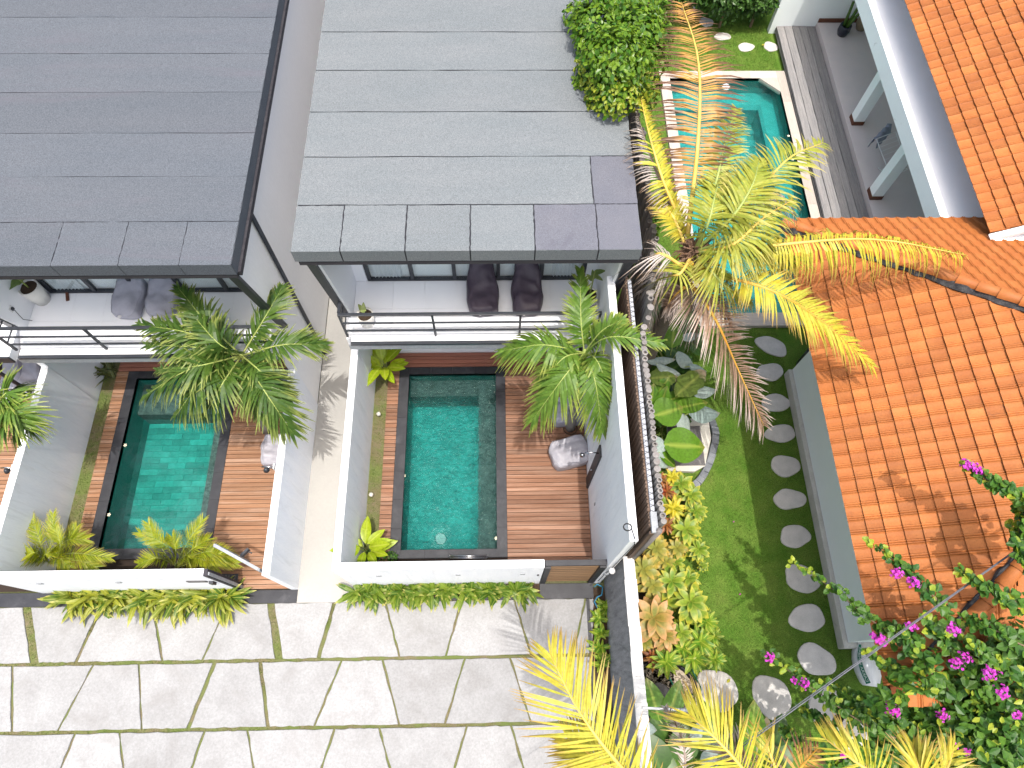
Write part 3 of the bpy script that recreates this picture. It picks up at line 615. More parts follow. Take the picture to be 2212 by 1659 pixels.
    # ground floor front
    g = MB(); g.box(X(-3.2), X(2.1), dx*0+8.13, Yv(8.6), 0, .20); g.build('step', M['floor'], v)
    for a, b in ((-3.198, -2.402), (1.602, 2.218)): MB().box(X(a), X(b), Yv(8.65), Yv(8.75), .2, zf-.25).build('wall', M['facade'], v)
    MB().box(X(-2.4), X(1.6), Yv(8.65), Yv(8.72), .2, .27).build('door_track', M['black'], v)
    MB().box(X(-2.4), X(1.6), Yv(8.67), Yv(8.68), .272, zf-.25).build('pane', M['glass'], v)
    MB().box(X(-3.2), X(2.22), Yv(8.6), Yv(11.5), .0, .2).build('room_floor', M['floor'], v)
    return v
ysB = [6.9, 7.88, 8.98, 10.08, 11.17, 12.25, 13.3, 14.4, 15.5, 24]
ysA = [6.9, 7.80, 8.80, 9.83, 10.86, 11.90, 12.94, 14.0, 15.0, 24]
vB = villa(0, 0, 'white villa with pale grey green felt roof and balcony in the middle', M['felt'], M['felt2'], .023, (-2.71, -1.60, -.48, .64, 1.74), ysB, 6.42)
vA = villa(-7.02, -.26, 'white villa with charcoal felt roof on the left', M['felt3'], None, .012, (-2.75, -1.63, -.52, .60, 1.62), ysA, 6.42)
MB().tube([(-4.60, 8.18, 6.05), (-4.60, 8.18, .03)], .045, 8).build('downpipe', M['black'], vA, smooth=True)
# third villa at the left edge: only its slab end and downpipe come into view
vC = thing('villa', 'corner of a third villa at the left edge behind the grey wall', 'villa', (-12.5, 8, 0))
MB().box(-15, -10.42, 6.64, 8.4, 2.8, 3.05).build('balcony_floor', M['facade'], vC)
MB().box(-15, -10.42, 6.60, 6.638, 2.82, 3.056).build('edge_trim', M['black'], vC)
MB().box(-15, -10.42, 8.41, 8.5, .1, 6).build('wall', M['facade'], vC)
MB().tube([P(83, 858, .12), P(83, 858, .12)+Vector((0, 0, 2.65))], .045, 8).build('downpipe', M['black'], vC, smooth=True)

# garden walls
def lwall(mb, label, m=None, name='garden_wall'): return tag(mb.build(name, m or M['wall'], bevel=.012), label, 'wall')
def lprism(pts, z1): return MB().prism(pts, 0, z1)
wB = lwall(lprism([(-3.36, 2.21), (.87, 2.21), (.87, 2.37), (-3.2, 2.37), (-3.2, 7.115), (-3.36, 7.115)], 2.3), 'white L shaped garden wall around the rippling pool, left of the timber gate')
wA = lwall(lprism([(-10.36, 2.16), (-5.95, 2.16), (-5.95, 2.32), (-10.2, 2.32), (-10.2, 6.855), (-10.36, 6.855)], 2.12), 'grey white L shaped garden wall around the still pool, left of the open gateway')
wA2 = lwall(MB().box(-4.79, -4.63, 2.16, 6.73, 0, 2.12), 'straight white garden wall between the honey deck and the cream passage')
wR = lwall(MB().box(2.125, 2.27, 2.2, 7.0, 0, 4.9), 'tall white wall between the right deck and the bamboo fence')
MB().box(2.125, 2.27, 7.002, 7.35, 3.1, 4.9).build('wall_end', M['wall'], wR)
# wall fittings
for w_, xs_, y_ in ((wB, (-2.55, -.9, .45), 2.205), (wA, (-9.5, -7.9), 2.155)):
    for x in xs_: MB().box(x-.05, x+.05, y_-.012, y_+.002, 1.5, 1.6).build('wall_vent', M['galv'], w_)
MB().box(.76, .80, 2.192, 2.212, 1.3, 1.42).build('door_bell', M['black'], wB)
MB().box(-6.05, -5.965, 2.10, 2.158, 1.35, 1.55).build('wall_lamp', M['black'], wA); MB().box(-6.5, -6.1, 2.14, 2.158, 1.45, 1.6).build('name_plate', M['iron'], wA)
MB().box(-5.86, -5.81, 2.12, 2.158, 1.2, 1.3).build('door_bell', M['black'], wA) if False else None
MB().box(-5.948, -5.87, 2.17, 2.31, .05, 2.13).build('gate_jamb', M['fascia'], wA)
MB().box(-5.869, -5.84, 2.19, 2.25, .05, 2.1).build('gate_jamb', M['galv'], wA)
# closed timber gate
g = thing('gate', 'closed brown timber gate in a dark frame at the right end of the front wall', 'gate', (1.5, 2.3, .06))
MB().box(.885, 2.12, 2.24, 2.35, 2.22, 2.31).build('lintel', M['slate'], g)
for x0, x1 in ((.885, 1.0), (1.99, 2.115)): MB().box(x0, x1, 2.2, 2.34, .06, 2.218).build('jamb', M['slate'], g)
for i in range(18): MB().box(1.003, 1.987, 2.25+(i % 2)*.004, 2.28, .07+i*.1185, .07+(i+1)*.1185-.007).build('slat', M['gatewood'], g)
# open gateway bar
g = thing('gate', 'open grey steel gate leaf standing across the left deck', 'gate', P(512, 1204, 2.1))
a, b = P(558, 1230, 2.1), P(464, 1178, 2.1)
MB().obox(a, b, .06, .06).build('top_rail', M['galv'], g)
MB().obox(b, Vector((b.x, b.y, .13)), .06, .06).build('stile', M['galv'], g); MB().obox(a, Vector((a.x, a.y, .13)), .05, .05).build('stile', M['galv'], g)
m_ = a.lerp(b, .62); MB().obox(m_+Vector((.02, .05, -.5)), m_+Vector((.16, .2, -.5)), .05, .12).build('lock_box', M['black'], g)
MB().tube([m_+Vector((.03, .05, -.55)), m_+Vector((.12, .16, -.5)), m_+Vector((.22, .12, -.55))], .015, 6).build('handle', M['black'], g)
t = thing('drain_grate', 'black drain hatch in the deck just inside the open gateway', 'drain', P(496, 1247, .13))
q = P(478, 1240, .125), P(513, 1255, .125)
MB().box(q[0].x, q[1].x, q[1].y, q[0].y, .122, .132).build('plate', M['black'], t)
for i in range(5): MB().box(q[0].x+.03+i*.07, q[0].x+.06+i*.07, q[1].y+.02, q[0].y-.02, .133, .138).build('bar', M['iron'], t)
# showers
t = thing('shower', 'outdoor shower with tall black panel on the tall white wall', 'shower', (2.1, 4.5, .12))
MB().box(2.085, 2.123, 4.40, 4.66, .12, 2.62).build('panel', M['slate'], t)
MB().tube([(2.085, 4.53, 2.45), (1.95, 4.53, 2.52), (1.80, 4.53, 2.47), (1.76, 4.53, 2.4)], .014, 7).build('arm', M['chrome'], t, smooth=True)
MB().lathe((1.75, 4.53, 2.34), [(.0, .06), (.025, .06), (.055, 0), (.0, -.005)], 12).build('head', M['chrome'], t, smooth=True)
MB().lathe((2.075, 4.53, 1.25), [(.0, .03), (.03, .02), (.03, -.02), (0, -.03)], 8).build('tap', M['chrome'], t, smooth=True)
MB().box(2.112, 2.1245, 3.75, 3.80, 1.05, 1.2).build('vent', M['galv'], wR)
for (x, y), lab in ((P(592, 1008, 2.0)[:2], 'chrome shower arm on the straight white wall by the honey deck'), (P(28, 1010, 2.)[:2], 'chrome shower arm on the grey wall at the left edge')):
    t = thing('shower', lab, 'shower', (x, y, 2))
    MB().tube([(x, y, 1.95), (x-.12, y, 2.0), (x-.27, y, 1.98)], .016, 7).build('arm', M['chrome'], t, smooth=True)
    MB().lathe((x-.2, y-.03, 1.86), [(.0, .08), (.03, .08), (.07, 0), (.0, -.01)], 12).build('head', M['black'], t, smooth=True)
    MB().box(x-.01, x+.02, y-.06, y+.06, 1.85, 2.05).build('mount', M['white'], t)
for (a, b), lab in (((820, 899), 'upper white garden spotlight in the grass strip of the rippling pool'), ((804, 1072), 'lower white garden spotlight in the grass strip of the rippling pool')):
    p = P(a, b, .05); t = thing('garden_light', lab, 'light', p, 'spotlights in the grass strip')
    MB().tube([p, p+Vector((0, 0, .1))], .012, 6).build('stem', M['black'], t)
    MB().lathe(p+Vector((0, 0, .1)), [(.02, 0), (.05, .02), (.055, .06), (.04, .1), (0, .115)], 14).build('globe', M['lampglow'], t, smooth=True)

# ================================================================== BAMBOO FENCE + BOUNDARY WALL
bw = tag(MB().box(2.37, 2.53, -4.5, 2.3, 0, 2.85).build('boundary_wall', M['darkwall'], bevel=.01), 'weathered dark cement boundary wall right of the driveway', 'wall')
n = 16
for i in range(n):
    y0 = -4.5+6.8*i/n; MB().box(2.345+R(-.01, .01), 2.555+R(-.012, .012), y0+.002, y0+6.8/n-.002, 2.852, 2.90+R(0, .015)).build('coping', M['cap'], bw)
fb = thing('bamboo_fence', 'weathered bamboo pole fence between the tall white wall and the garden', 'fence', (2.56, 5, 0))
y = 2.42; i = 0
bm_cache = []
for k in range(6):
    mb = MB(); r = .047+.0025*k; mb.lathe((0, 0, 0), [(r, -2.6), (r, -1.8), (r*1.07, -1.78), (r, -1.76), (r, -.7), (r*1.07, -.68), (r, -.66), (r, 0), (r*.55, .004), (r*.5, -.06 if k % 3 == 0 else .003), (0, -.06 if k % 3 == 0 else .004)], 10)
    bm_cache.append((r, mb.mesh('bamboo_pole', M['bamboo'], smooth=False)))
while y < 12.5:
    r, me = random.choice(bm_cache)
    up = y > 5.9
    x = 2.605+R(-.012, .012) if not up else 2.63+min(.34, (y-5.9)*.26)+R(-.03, .03); z = 5.34+R(-.05, .05) if not up else 5.5+R(-.25, .2)
    inst('bamboo_pole', me, fb, (x, y, z), Euler((R(-.01, .01) if not up else R(.0, .08), R(-.01, .01) if not up else R(-.02, .06), 0)).to_matrix())
    y += 2*r*.97
# brown inner screen of slanted slats
for i in range(74):
    yy = 2.4+i*.065
    MB().tube([(2.455+.008*(i % 2), yy, 2.6), (2.455+.008*(i % 2), yy+.02, 5.095)], .034, 7).build('screen_pole', M['bambrown'], fb)
MB().box(2.468, 2.532, 2.50, 7.1, 5.10, 5.15).build('batten', M['batten'], fb)
MB().box(2.45, 2.555, 2.28, 2.62, 5.1, 5.18).build('bracket', M['galv'], fb)
tw = MB()
for i in range(88):
    y0 = 2.55+i*.051; tw.tube([(2.466, y0, 5.154), (2.534, y0+.04*(1 if i % 2 else -.9), 5.154)], .004, 4)
tag(tw.build('twine', M['wire'], fb), kind='stuff')
MB().tube([(2.56, 2.30, 5.22), (2.56, 2.28, 2.9)], .05, 10).build('corner_pole', M['bamboo'], fb, smooth=True)
MB().obox((2.46, 2.30, 5.08), (2.46, 2.28, 2.9), .07, .05).build('corner_board', M['bambrown'], fb)
# wires, cable at tall wall corner
t = thing('cable_loop', 'looped black cable on the top front corner of the tall white wall', 'cable', (2.15, 2.35, 4.92))
lp = [Vector((2.1+.07*math.cos(q), 2.42+.06*math.sin(q), 4.93+.004*q)) for q in np.linspace(0, 12, 30)]
MB().tube(lp+[Vector((2.2, 2.25, 4.95)), Vector((2.22, 2.17, 4.8)), Vector((2.2, 2.17, 2.5)), Vector((2.15, 2.17, .6))], .009, 5).build('cable', M['wire'], t, smooth=True)
t = thing('wall_lamp', 'round white globe lamp on the front end of the tall white wall', 'lamp', P(1366, 1216, 2.6))
p = Vector((2.2, 2.12, 2.35)); MB().lathe(p, [(.0, -.06), (.05, -.045), (.07, 0), (.05, .045), (0, .06)], 14).build('globe', M['white'], t, smooth=True); MB().box(2.17, 2.23, 2.12, 2.198, 2.33, 2.37).build('bracket', M['galv'], t)
t = tag(MB().box(2.15, 2.24, 2.15, 2.198, 1.5, 1.66).build('junction_box', M['galv'], bevel=.01), 'grey junction box low on the front end of the tall white wall', 'junction box')
t = tag(MB().tube([P(1283, 1268, .5), P(1290, 1262, .6), P(1302, 1268, .5), P(1300, 1285, .3), P(1290, 1290, .3), P(1284, 1300, .2), P(1292, 1316, .1), P(1296, 1330, .1)], .014, 6).build('garden_hose', M['hoseblue'], smooth=True), 'blue hose hanging at the foot of the tall white wall', 'hose')

# ================================================================== NEIGHBOUR HOUSE
EX, EY0, EY1, EZ = 6.38, -.29, 9.38, 3.9; SL = .53
def tile_mesh(name):
    w, l, th = .248, .36, .018; prof = [(-.5, .0), (-.44, .030), (-.38, .030), (-.33, .004), (-.27, .022), (-.2, .022), (-.14, .008), (.15, .0), (.42, .002), (.5, .016)]
    mb = MB(); k = len(prof)
    for x, up in ((0, .046), (l, 0)):
        mb.v += [(x, q*w, h+up) for q, h in prof]
    mb.v += [(0, q*w, h+.046-th-.016) for q, h in prof]; mb.c = [(0, 0, .5)]*len(mb.v)
    mb.f = [(i, k+i, k+i+1, i+1) for i in range(k-1)]+[(i+1, 2*k+i+1, 2*k+i, i) for i in range(k-1)]; mb.mi = [0]*len(mb.f)
    return mb.mesh(name, M['tile'])
def as_mb(me, tr):
    return [tr @ v.co for v in me.vertices], [tuple(p.vertices) for p in me.polygons]
TM = tile_mesh('roof_tile')
def project(p):
    v = np.array([p[0], p[1], p[2]-H]); c = v[0]*_X+v[1]*_Y+v[2]*_Z; return CX+FX*c[0]/-c[2], CY-FX*c[1]/-c[2]
def tile_plane(root, part, O, U, V, nu, nv, ok, exp=.285, wid=.248, limit=300):
    """U up the slope, V along the eave"""
    U = Vector(U).normalized(); V = Vector(V).normalized(); Nn = U.cross(V)
    rm = Matrix((U, V, Nn)).transposed(); cand = []
    for i in range(nu):
        for j in range(nv):
            c = Vector(O)+U*(exp*i-.05)+V*(wid*(j+.5)); mid = c+U*.17
            if ok(mid):
                x, y = project(mid); vis = bool(-40 < x < 2260 and -40 < y < 1700)
                cand.append((vis, -math.hypot(x-1500, y-900), c))
    cand.sort(key=lambda q: (-q[0], -q[1])); 
    rest = MB()
    for idx, (vis, _, c) in enumerate(cand):
        rr = rm @ Euler((R(-.015, .015), R(-.012, .012), R(-.012, .012))).to_matrix(); loc = c+Nn*(.02+R(0, .006))
        if idx < limit and vis: inst('roof_tile', TM, part, loc, rr)
        else:
            tr = Matrix.Translation(loc) @ rr.to_4x4(); rest.add(*as_mb(TM, tr))
    if rest.v: tag(rest.build('roof_tiles', M['tile'], part), kind='stuff')
hs = thing('house', 'house with orange terracotta hip roof on the right', 'house', (11, 4.5, 0))
half = (EY1-EY0)/2; RX = EX+half; RZ = EZ+half*SL; RYc = (EY0+EY1)/2
FXR = 22
roof = MB()
roof.add([(EX+.05, EY0+.05, EZ), (EX+.05, EY1-.05, EZ), (RX, RYc, RZ)], [(2, 1, 0)])
roof.add([(EX+.05, EY1-.05, EZ), (FXR, EY1-.05, EZ), (FXR, RYc, RZ), (RX, RYc, RZ)], [(3, 2, 1, 0)])
roof.add([(EX+.05, EY0+.05, EZ), (FXR, EY0+.05, EZ), (FXR, RYc, RZ), (RX, RYc, RZ)], [(0, 1, 2, 3)])
roof.add([(EX+.05, EY0+.05, EZ-.06), (EX+.05, EY1-.05, EZ-.06), (FXR, EY1-.05, EZ-.06), (FXR, EY0+.05, EZ-.06)], [(0, 1, 2, 3)])
rf = roof.build('roof', M['tileunder'], hs)
tile_plane(hs, rf, (EX, EY0, EZ), (1, 0, SL), (0, 1, 0), 24, 40, lambda p: abs(p.y-RYc) < half-(p.x-EX)-.04)
def tile_rest(O, U, V, nu, nv, ok, part):
    U = Vector(U).normalized(); V = Vector(V).normalized(); Nn = U.cross(V); rm = Matrix((U, V, Nn)).transposed(); rest = MB()
    for i in range(nu):
        for j in range(nv):
            c = Vector(O)+U*(.285*i-.05)+V*(.248*(j+.5))
            if ok(c+U*.17): rest.add(*as_mb(TM, Matrix.Translation(c+Nn*.02) @ rm.to_4x4()))
    tag(rest.build('roof_tiles', M['tile'], part), kind='stuff')
tile_rest((EX, EY1, EZ), (0, -1, SL), (1, 0, 0), 16, 40, lambda p: (p.x-EX) > (EY1-p.y)+.04 and p.x < 14, rf)
tile_rest((EX+40*.248, EY0, EZ), (0, 1, SL), (-1, 0, 0), 16, 40, lambda p: (p.x-EX) > (p.y-EY0)+.04 and p.x < 14, rf)
rtm = MB()
nn = 9
for x, r in ((0, .125), (.40, .102), (.40, .095)):
    rtm.v += [(x, r*math.cos(math.pi*k/(nn-1)), r*math.sin(math.pi*k/(nn-1))*.95) for k in range(nn)]
rtm.f = [(a*nn+k, a*nn+k+1, (a+1)*nn+k+1, (a+1)*nn+k) for a in range(1) for k in range(nn-1)]+[tuple(range(nn))]; rtm.c = [(0, 0, .5)]*len(rtm.v); rtm.mi = [0]*len(rtm.f)
RTM = rtm.mesh('ridge_tile', M['tile'], smooth=True)
for sy, ye in ((-1, EY1), (1, EY0)):
    a = Vector((EX+(.02 if sy > 0 else -.08), ye+sy*(.02 if sy > 0 else .08), EZ+.06)); d = (Vector((RX, RYc, RZ+.1))-a); L = d.length; d.normalize()
    for i in range(1 if sy > 0 else 0, int(L/.36)): inst('ridge_tile', RTM, rf, a+d*(.36*i)+Vector((0, 0, .055)), orient(d, R(-.06, .06)))
    pts = [a+d*(L*k/40)+Vector((R(-.015, .015), R(-.015, .015), -.05+R(-.015, .015))) for k in range(4 if sy > 0 else 0, 41)]
    MB().tube(pts, [.15+R(-.03, .02) for _ in pts], 7).build('ridge_mortar', M['mortar'], rf)
w = MB(); w.box(7.6, 20, .82, 7.45, 0, EZ-.1); w.box(7.6, 20, 7.45, 9.0, 0, EZ-.1) if False else None
w.build('wall', M['nwall'], hs)
MB().prism([(7.48, .70), (20, .70), (20, .818), (7.598, .818), (7.598, 7.45), (7.48, 7.45)], 0, .32).build('plinth', M['paleconc'], hs, bevel=.02)
MB().box(EX+.06, EX+.10, EY0+.1, EY1-.1, EZ-.14, EZ-.065).build('eave_board', M['brown'], hs)
MB().box(8.6, 20, 7.46, 8.9, .0, EZ-.1).build('rear_wall', M['nwall'], hs)

# veranda house behind
vh = thing('veranda_house', 'rear house with orange tiled roof, white canopy and open veranda', 'house', (13, 14, 0))
KX, KY0, KZ = 10.42, 8.6, 4.5
r2 = MB(); r2.add([(KX+.05, KY0+.05, KZ), (KX+.05, 24, KZ), (KX+6, 24, KZ+6*SL), (KX+6, KY0+.05, KZ+6*SL)], [(3, 2, 1, 0)])
r2.add([(KX+.05, KY0+.05, KZ-.1), (KX+.05, 24, KZ-.1), (KX+6, 24, KZ-.1), (KX+6, KY0+.05, KZ-.1)], [(0, 1, 2, 3)])
rf2 = r2.build('roof', M['tileunder'], vh)
tile_plane(vh, rf2, (KX, KY0, KZ), (1, 0, SL), (0, 1, 0), 16, 60, lambda p: True)
MB().box(KX-.02, 16.5, KY0-.16, KY0+.02, KZ-.25, KZ-.02).build('verge', M['canopy'], vh)
MB().obox((KX-.05, KY0-.07, KZ-.06), (KX+5, KY0-.07, KZ-.06+5*SL), .13, .10).build('verge_flashing', M['canopy'], vh)
MB().box(10.12, 16, 9.42, 24, 3.18, 3.65).build('canopy', M['canopy'], vh, bevel=.01)
MB().box(11.3, 11.45, 9.5, 24, 3.652, KZ-.12).build('wall', M['nwall'], vh)
MB().box(10.75, 16, 9.0, 20.2, 0, .46).build('veranda_floor', M['vfloor'], vh)
MB().box(13.4, 13.6, 9.0, 20.2, .46, 3.17).build('wall', M['nwall'], vh)
pw = P(1700, 60, .3)
MB().box(9.25, 16, pw.y+.1, pw.y+.3, 0, 5.5).build('wall', M['nwall'], vh); MB().box(10.76, 15.9, pw.y+.04, pw.y+.098, .46, .58).build('skirting', M['brown'], vh)
for a, b in ((1849, 262), (1918, 430)):
    p = P(a, b, .46); p.x = max(p.x, 10.72)
    if b > 400: p = Vector((10.95, 12.95, .46))
    c = MB().box(p.x-.16, p.x+.16, p.y-.16, p.y+.16, .46, 3.175).build('pillar', M['nwall'], vh, bevel=.01)
    MB().box(p.x-.175, p.x+.175, p.y-.175, p.y+.175, .461, .60).build('pillar_base', M['brown'], c)
dk = struct('plank_deck', sheet_holes(9.42, 10.75, 8.8, 20.2, .22, []), M['liner'], 'weathered grey plank deck between the neighbour pool and the veranda')
xs_ = [9.43, 9.68, 9.95, 10.2, 10.44, 10.74]
for a, b in zip(xs_, xs_[1:]):
    for c, d in ((8.8, 13.6+R(-1, 1)), None) if False else ((8.8, 20.2),):
        poly = wob((a+.008, c), (b-.008, c), 2, 0)+wob((b-.008, c), (b-.008, d), 30, .008)+wob((b-.008, d), (a+.008, d), 2, 0)+wob((a+.008, d), (a+.008, c), 30, .008)
        MB().prism(poly, .1, .30+R(-.01, .01), .006).build('plank', M['plank'], dk)
st_ = struct('side_deck', sheet_holes(8.35, 9.42, 6.6, 8.82, .2, []), M['liner'], 'weathered grey timber step at the corner of the tiled house')
for i in range(4): MB().box(8.36+i*.26, 8.36+i*.26+.25, 6.6, 8.8, .1, .29+R(-.005, .005)).build('plank', M['plank'], st_)
# pot and rack on the veranda
p = P(1818, 74, .46)
t = thing('potted_cactus', 'tall green stem plant in a dark round pot on the veranda', 'potted plant', p)
MB().lathe(p, [(.0, .0), (.15, .0), (.2, .15), (.19, .34), (.16, .36), (.15, .3), (0, .3)], 18).build('pot', M['darkpot'], t, smooth=True)
for a, b, c in ((.03, 0, 1.5), (-.05, .03, 1.1), (.02, -.06, .9)): MB().tube([p+Vector((a, b, .3)), p+Vector((a*3+.05, b*3, c))], [.055, .04], 7).build('stem', M['bigdark'], t, smooth=True)
p = P(1845, 62, .46)+Vector((.2, 0, 0)); t = tag(MB().lathe(p, [(.0, 0), (.14, 0), (.22, .2), (.2, .5), (.15, .55), (.0, .5)], 16).build('clay_jar', M['claypot'], smooth=True), 'straw coloured jar beside the dark pot on the veranda', 'jar')
t = thing('drying_rack', 'white wire clothes drying rack on the veranda', 'drying rack', P(1925, 350, .46))
q0, q1, q2, q3 = P(1893, 300, 1.3), P(1925, 383, 1.1), P(1962, 365, 1.1), P(1935, 285, 1.3)
for a, b in ((q0, q1), (q1, q2), (q2, q3), (q3, q0)): MB().tube([a, b], .012, 6).build('frame', M['white'], t, smooth=True)
for i in range(1, 9): MB().tube([q0.lerp(q1, i/9), q3.lerp(q2, i/9)], .006, 5).build('bar', M['white'], t)
for a, b in ((q1, q3), (q2, q0)): MB().tube([a, Vector((b.x*.4+a.x*.6, b.y*.6+a.y*.4, .47))], .012, 6).build('leg', M['white'], t)
vs_ = []
a, b = P(1887, 300, 1.34), P(1918, 268, 1.36)
for i in range(13):
    u = a.lerp(b, i/12); f = .03*math.sin(i*1.7); vs_ += [u+Vector((-.02+f, 0, -.35)), u+Vector((0, f, 0)), u+Vector((.16, .03+f, -.05)), u+Vector((.26+f, 0, -.4))]
tag(MB().add(vs_, [(4*i+j, 4*i+j+4, 4*i+j+5, 4*i+j+1) for i in range(12) for j in range(3)]).build('towel', M['towel'], smooth=True), 'blue grey towel hung over the drying rack', 'towel')
# square black planter at the corner of the tiled house
t = thing('gutter_pot', 'dark cylindrical drum by the corner of the tiled house', 'drum', P(1745, 785, 0))
p = Vector((8.05, 7.7, 0)); t.location = p; wl[t] = p
MB().lathe(p, [(0, 0), (.19, 0), (.2, .75), (.19, .8), (.0, .78)], 18).build('body', M['darkpot'], t, smooth=True); MB().lathe(p, [(.205, .70), (.21, .73), (.205, .76)], 18).build('rim', M['black'], t, smooth=True)

# ================================================================== GARDEN HARD ITEMS
def stone(px_, py_, rx, ry, ang, lab, z=.0):
    p = P(px_, py_, .03); mb = MB(); n = 26; f = [R(0, 6.28) for _ in range(3)]
    k = 80.
    poly = []
    for i in range(n):
        q = 2*math.pi*i/n; rr = 1+.06*math.sin(2*q+f[0])+.05*math.sin(3*q+f[1])+.03*math.sin(5*q+f[2])
        x, y = rx/k*rr*math.cos(q), ry/k*rr*math.sin(q); poly.append((p.x+x*math.cos(ang)-y*math.sin(ang), p.y+x*math.sin(ang)+y*math.cos(ang)))
    tag(MB().prism(poly, -.04, .035, .02).build('stepping_stone', M['stone']), lab, 'stepping stone', 'stepping stones across the lawn')
ords = 'first second third fourth fifth sixth seventh eighth ninth tenth'.split()
for i, (a, b, rx, ry, an) in enumerate([(1667, 747, 33, 22, -.5), (1664, 803, 29, 20, .0), (1676, 870, 32, 19, 0), (1686, 936, 32, 19, 0), (1697, 1006, 31, 21, 0), (1706, 1078, 31, 21, 0), (1718, 1158, 29, 22, 0), (1733, 1250, 34, 24, -.3), (1744, 1335, 33, 24, 0), (1764, 1425, 34, 26, -.2)]):
    stone(a, b, rx, ry, an, f'{ords[i]} grey stepping stone on the lawn counted from the pool end')
for a, b, rx, ry, an, lab in ((1550, 1490, 34, 24, -.8, 'half shaded stepping stone nearest the gravel bed'), (1667, 1505, 31, 26, -.5, 'dappled stepping stone near the bottom of the lawn'), (1788, 1528, 30, 26, 0, 'stepping stone in shade under the bougainvillea branches'), (1832, 1583, 30, 24, 0, 'lowest stepping stone half hidden under the bougainvillea'), (1665, 100, 16, 15, 0, 'small pale stepping stone beside the plank deck corner'), (1612, 101, 19, 13, 0, 'round stepping stone with a dry leaf on the upper lawn'), (1561, 78, 19, 12, 0, 'shaded stepping stone in the middle of the upper lawn'), (1526, 47, 17, 14, 0, 'shaded stepping stone behind the tall brown palm frond'), (1489, 20, 18, 14, 0, 'shaded stepping stone at the top edge beside the leafy tree')):
    stone(a, b, rx*1.15, ry*1.25, an, lab)
# manhole with kerb
t = thing('manhole', 'dusty iron manhole cover in a pale cement surround by the fence', 'manhole', P(1490, 965, 0))
pts = px([(1440, 1020), (1497, 1022), (1520, 1010), (1533, 950), (1528, 915), (1505, 905), (1440, 918)])
MB().prism([(p.x, p.y) for p in pts], -.02, .14, .01).build('surround', M['paleconc'], t)
a, b = P(1452, 1006, .16), P(1512, 920, .16); MB().box(a.x, b.x, a.y, b.y, .142, .165).build('cover', M['iron'], t, bevel=.006)
MB().tube([P(1511, 957, .17), P(1519, 957, .2), P(1519, 963, .2), P(1512, 963, .17)], .008, 5).build('handle', M['wire'], t)
cr = px([(1497, 1052, .0), (1513, 1035), (1527, 1010), (1540, 970), (1543, 935), (1533, 908), (1518, 893), (1503, 884)]); sp = spline(cr, 13)
for i in range(13):
    a, b = sp[i], sp[i+1]; d = (b-a); nn_ = Vector((-d.y, d.x, 0)).normalized()*.09
    MB().prism([tuple((a+nn_*R(.85, 1.1))[:2]), tuple((a-nn_*R(.85, 1.1))[:2]), tuple((b-nn_)[:2]), tuple((b+nn_)[:2])][::1], -.03, .12+R(-.02, .02), .02).build('kerb_stone', M['curb'], t)
# gravel bed bottom
p = P(1432, 1510, 0)
t = thing('gravel_bed', 'round gravel bed with black liner edge beside the cement wall', 'gravel bed', p)
MB().lathe(p, [(.72, -.02), (.74, .12), (.80, .14), (.82, -.02)], 30).build('liner', M['liner'], t, smooth=True)
MB().lathe(p, [(.0, .03), (.73, .03)], 24).build('bed', M['gravel'], t)
peb = MB()
for _ in range(1500):
    a = R(0, 6.28); r = .7*math.sqrt(R(0, 1)); s = R(.013, .026); c = p+Vector((r*math.cos(a), r*math.sin(a), .035)); rt = R(0, 3)
    vs = [c+Vector((s*math.cos(rt+q), s*math.sin(rt+q)*.8, 0)) for q in (0, 1.57, 3.14, 4.71)]+[c+Vector((0, 0, s*.8))]
    peb.add(vs, [(0, 1, 4), (1, 2, 4), (2, 3, 4), (3, 0, 4)])
tag(peb.build('pebbles', M['gravel'], t), kind='stuff')
q = P(1425, 1510, .05); tag(MB().prism([(q.x+.26*math.cos(k/18*6.283)*(1+.06*math.sin(k)), q.y+.33*math.sin(k/18*6.283)) for k in range(18)], .0, .09, .02).build('round_stone', M['iron']), 'dark round stone lying on the gravel bed', 'stone')
tag(MB().tube(spline(px([(1445, 1462, .25), (1462, 1490, .15), (1490, 1500, .12), (1508, 1498, .06), (1514, 1488, .06), (1504, 1465, .05), (1495, 1445, .1)]), 24), .014, 6).build('garden_hose', M['hose'], smooth=True), 'green hose curling beside the gravel bed', 'hose')
t = thing('lamp_arm', 'white pipe arm with grey end reaching from the cement wall over the garden', 'pipe', P(1415, 1528, 2.9))
MB().tube([P(1387, 1529, 2.93), P(1470, 1533, 2.9)], .022, 8).build('arm', M['white'], t, smooth=True)
MB().tube([P(1468, 1533, 2.9), P(1484, 1534, 2.88), P(1489, 1534.5, 2.86)], [.03, .038, .02], 8).build('end_cap', M['galv'], t, smooth=True)
# rice sack with printed band
t = thing('sack', 'white woven sack with green printed band by the house corner', 'sack', P(1868, 1440, 0))
prof = px([(1857, 1382, .34), (1851, 1400, .33), (1851, 1422, .34), (1858, 1451, .34), (1871, 1480, .32), (1900, 1484, .28), (1906, 1450, .30), (1893, 1426, .32), (1872, 1420, .32), (1863, 1400, .34)])
nq = len(prof); ctr = sum(prof, Vector())/nq
vs_ = prof+[Vector((p.x, p.y, p.z*.5)) for p in prof]+[Vector((ctr.x+(p.x-ctr.x)*.8, ctr.y+(p.y-ctr.y)*.85, 0)) for p in prof]+[ctr+Vector((0, 0, .05))]
MB().add(vs_, [(k_*nq+i, k_*nq+(i+1) % nq, (k_+1)*nq+(i+1) % nq, (k_+1)*nq+i) for k_ in (0, 1) for i in range(nq)]+[(i, 3*nq, (i+1) % nq) for i in range(nq)]).build('bag', M['sack'], t, smooth=True)
